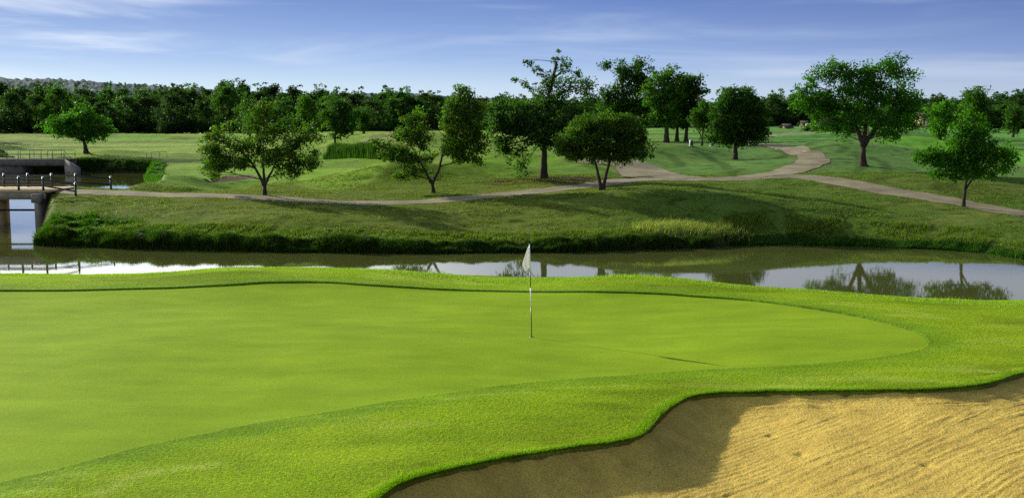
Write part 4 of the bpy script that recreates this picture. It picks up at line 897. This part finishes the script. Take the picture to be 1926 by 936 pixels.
# overhanging fringe of the lip
tl = rg.uniform(0, len(lip)-1.001, 42000); i0 = tl.astype(int); fr = (tl-i0)[:, None]; lp = lip[i0]*(1-fr)+lip[i0+1]*fr
d = np.gradient(lip, axis=0); d /= np.linalg.norm(d, axis=1)[:, None]; nn = np.stack([-d[:, 1], d[:, 0]], 1)[i0]
off = np.abs(rg.normal(0, .07, len(lp)))-.03; pp = lp+nn*off[:, None]
ok = (np.hypot(pp[:, 0], pp[:, 1]) > 12) & (pp[:, 1] < 30); pp = pp[ok]; sb2 = sdf(pp[:, 0], pp[:, 1], BPOLY); pp = pp[sb2 < .035]
z = groundz(pp[:, 0], pp[:, 1])+.02
sets.append(blades(np.stack([pp[:, 0], pp[:, 1], z], 1), .055*(1+.4*fbm(pp[:, 0]*2, pp[:, 1]*2, 7, 2)), .013, 1.0, rg, (.08, .16, .008), (.19, .29, .02), (.2, -.6)))
grass_obj('fringe_grass', sets, 'bright mown grass of the surrounds between green and bunker')
# 2. rough on the far bank and behind
def in_water(x, y): return sdf(x, y, WPOLY)
sets = []
x, y = scatter(125000, 60, 88); w_ = in_water(x, y); pm = path_mask(x, y); ok = (w_ < -.6) & (pm > -.12); x, y, w_ = x[ok], y[ok], w_[ok]
pt = fbm(x*.6, y*1.2, 310, 3); kk = np.clip(.6+1.3*pt, .05, 1.8)
Pn = np.repeat(np.stack([x, y, groundz(x, y)], 1), 3, 0)+np.concatenate([rg.normal(0, .06, (len(x)*3, 2)), np.zeros((len(x)*3, 1))], 1)
rt = np.repeat(sstep(-.05, .25, x/y), 3)[:, None]  # blades carry the same painted vignetting to the right
V, fs, col = blades(Pn, np.repeat(.075*kk, 3), .045, 1.0, rg, (.04, .06, .012), (.16, .175, .045)); r3 = np.repeat(rt, 3, 0); col = col*(1-r3*.55)+col*np.array([.62, .95, .75])*r3*.55
sets.append((V, fs, col)); grass_obj('rough_grass', sets, 'rough tufted grass covering the far bank')
# 3. tall grass along the waterline
def shore_band(line, n, inn, outn, h, w, c0, c1, lean=.5, keep=None, hn=.8):
    line = np.asarray(line); seg = np.linalg.norm(np.diff(line, axis=0), axis=1); cs = np.concatenate([[0], np.cumsum(seg)]); t = rg.uniform(0, cs[-1], n)
    px_ = np.interp(t, cs, line[:, 0]); py_ = np.interp(t, cs, line[:, 1]); i = np.clip(np.searchsorted(cs, t)-1, 0, len(seg)-1); dd = (line[i+1]-line[i])/seg[i][:, None]
    nn = np.stack([-dd[:, 1], dd[:, 0]], 1); o = rg.uniform(inn, outn, n); X_ = px_+nn[:, 0]*o; Y_ = py_+nn[:, 1]*o; s1 = in_water(X_, Y_)
    f = s1 > .02; X_[f] = (px_-nn[:, 0]*o)[f]; Y_[f] = (py_-nn[:, 1]*o)[f]
    Zg = np.maximum(groundz(X_, Y_), ZW-.05); hn_ = 1+hn*fbm(X_*.8, Y_*.8, 401, 3)*1.6
    hh = h*hn_*(1-.45*np.clip(o/outn, 0, 1))
    ok = np.ones(n, bool) if keep is None else keep(X_, Y_)
    return blades(np.stack([X_, Y_, Zg], 1)[ok], np.clip(hh, .05, 9)[ok], w, lean, rg, c0, c1, (.25, -.1), 2)
sw = shore_w
GA, GB = (.012, .030, .004), (.04, .075, .012)  # waterline blades coloured dark, for the shade on the bank face
leftk = lambda a, b_: (a/b_ < -.05+.04*np.sin(b_))
nzk = lambda a, b_: fbm(a*.45+b_*.3, b_*.6-a*.35, 77, 3) > rg.uniform(-.8, .5, len(a))
sets = [shore_band(sw, 80000, -.05, 1.0, .50, .035, GA, GB, .55, lambda a, b_: a/b_ < .20+.02*np.sin(a*2)),
        shore_band(sw, 60000, -.05, .8, .27, .035, (.012, .04, .005), (.04, .11, .014), .5, lambda a, b_: a/b_ >= .20-.02*np.sin(a*2)),
        shore_band(sw, 90000, .5, 3.6, .24, .032, (.035, .06, .008), (.13, .175, .03), .6, nzk)]
# pale seeding grass near the middle right, and the weeds on the left point
q1 = hit(1290, 440)
n = 5000; X_ = q1.x+rg.normal(0, 1.2, n); Y_ = q1.y+rg.normal(0, .5, n)+.3; sets.append(blades(np.stack([X_, Y_, groundz(X_, Y_)], 1), .62, .02, .55, rg, (.12, .15, .04), (.30, .31, .10), (.5, 0), 2))
grass_obj('bank_grass', sets, 'tall grass coloured dark for shade, overhanging the far waterline')
sets = []
for (px, py, sx1, sy1, hh, n) in ((110, 425, 1.6, 1.6, .75, 9000), (160, 430, 1.4, 1.0, .75, 7000), (185, 420, 1.5, .8, .5, 4000), (85, 440, .8, 1.6, .6, 5000), (300, 448, 2.0, .7, .5, 5000), (240, 440, 2.0, .7, .45, 5000)):
    q = hit(px, py); X_ = q.x+rg.normal(0, sx1*.6, n); Y_ = q.y+rg.normal(0, sy1*.6, n); ok = in_water(X_, Y_) < 0; X_, Y_ = X_[ok], Y_[ok]
    cl_ = np.clip(.55+.9*fbm(X_*1.4, Y_*1.4, 410, 3), .15, 1.5); sets.append(blades(np.stack([X_, Y_, groundz(X_, Y_)], 1), .72*hh*cl_, .045, .9, rg, (.016, .05, .006), (.07, .14, .02), (0, 0), 2))
grass_obj('weeds', sets, 'leafy weeds crowding the left point of the bank below the near bridge')
# channel shores
ch = dens([(-34, 108), (-37.6, 115), (-40.5, 123), (-44.2, 132), (-47.2, 141), (-48.5, 147), (-50.5, 152.5)], 1.5, 0)
ch2 = dens([(-50.5, 152.5), (-56, 154), (-71, 153.5), (-76, 160), (-84, 176)], 1.5, 0)
sets = [shore_band(ch, 26000, -.1, 2.2, .55, .08, (.02, .06, .008), (.06, .14, .02), .6), shore_band(ch2, 22000, -.1, 2.6, .5, .08, (.012, .03, .005), (.035, .07, .012), .6)]
grass_obj('channel_grass', sets, 'tall green grass along the channel behind the near footbridge')
# near shore: a few stems standing over the lip of the surrounds
nl = np.array([hit(px, py)[:2] for px, py in ((-100, 521), (0, 518), (150, 519), (250, 518), (400, 509), (550, 505), (650, 507), (750, 516), (850, 527), (980, 533), (1080, 528), (1180, 524), (1270, 530), (1350, 541), (1500, 547), (1600, 555), (1750, 571), (1926, 579), (2050, 580))])
nl = catmull(nl, 6); t = rg.uniform(0, len(nl)-1.001, 16000); i0 = t.astype(int); fr = (t-i0)[:, None]; pp = nl[i0]*(1-fr)+nl[i0+1]*fr; pp[:, 1] += rg.uniform(-.1, 2.0, len(pp))
cl_ = np.clip(fbm(pp[:, 0]*.6, pp[:, 1]*.6, 420, 2), 0, 1); hh = .05+.22*cl_*rg.uniform(0, 1, len(pp))**2
sets = [blades(np.stack([pp[:, 0], pp[:, 1], groundz(pp[:, 0], pp[:, 1])], 1), hh, .012, .6, rg, (.09, .17, .015), (.26, .33, .08), (0, 0), 2)]
grass_obj('lip_grass', sets, 'thin grass stems on the water side edge of the surrounds')
# reeds
def reeds(name, lab, px0, px1, py, top, dep, n):
    a = hit(px0, py); b_ = hit(px1, py); s = a.y/F; h = (py-top)*s; t = rg.uniform(0, 1, n); X_ = a.x+(b_.x-a.x)*t; Y_ = a.y+(b_.y-a.y)*t+rg.uniform(0, dep, n)
    e = np.clip(np.minimum(t, 1-t)*9, .35, 1); v, f, c = blades(np.stack([X_, Y_, groundz(X_, Y_)], 1), h*e*(1+.35*fbm(X_*.35, Y_*.5, 430, 3)), .07, .28, rg, (.012, .035, .006), (.045, .10, .018), (.2, 0), 2)
    o = grass_obj(name, [(v, f, c)], lab); return o
reeds('reed_bed', 'dense tall dark green reeds behind the far green', 607, 712, 300, 275, 5, 26000)
reeds('reed_bed', 'small reed clump left of the broad spreading tree', 384, 412, 317, 295, 3, 3000)
reeds('reed_bed', 'pale green brush behind the tall forked tree', 830, 880, 282, 262, 4, 4000)
# bushes near the far roofs
for (px, py, w1, h1, lab) in ((1530, 247, 16, 7, 'low scrub in front of the distant small houses'), (1565, 247, 22, 9, 'long low scrub under the left side of the big tree'), (1600, 249, 20, 8, 'low scrub under the crown of the big tree')):
    tree('shrub', lab, px, py, [[(px, py), (px, py-h1*.4)]], [(px, py-h1*.5, w1, h1*.6, 1.2), (px-w1*.5, py-h1*.4, w1*.5, h1*.5, 1)], leaf=.35, per=40, cols=DG, tr=.1, seed=int(px), cl_r=.8, cat='shrub')
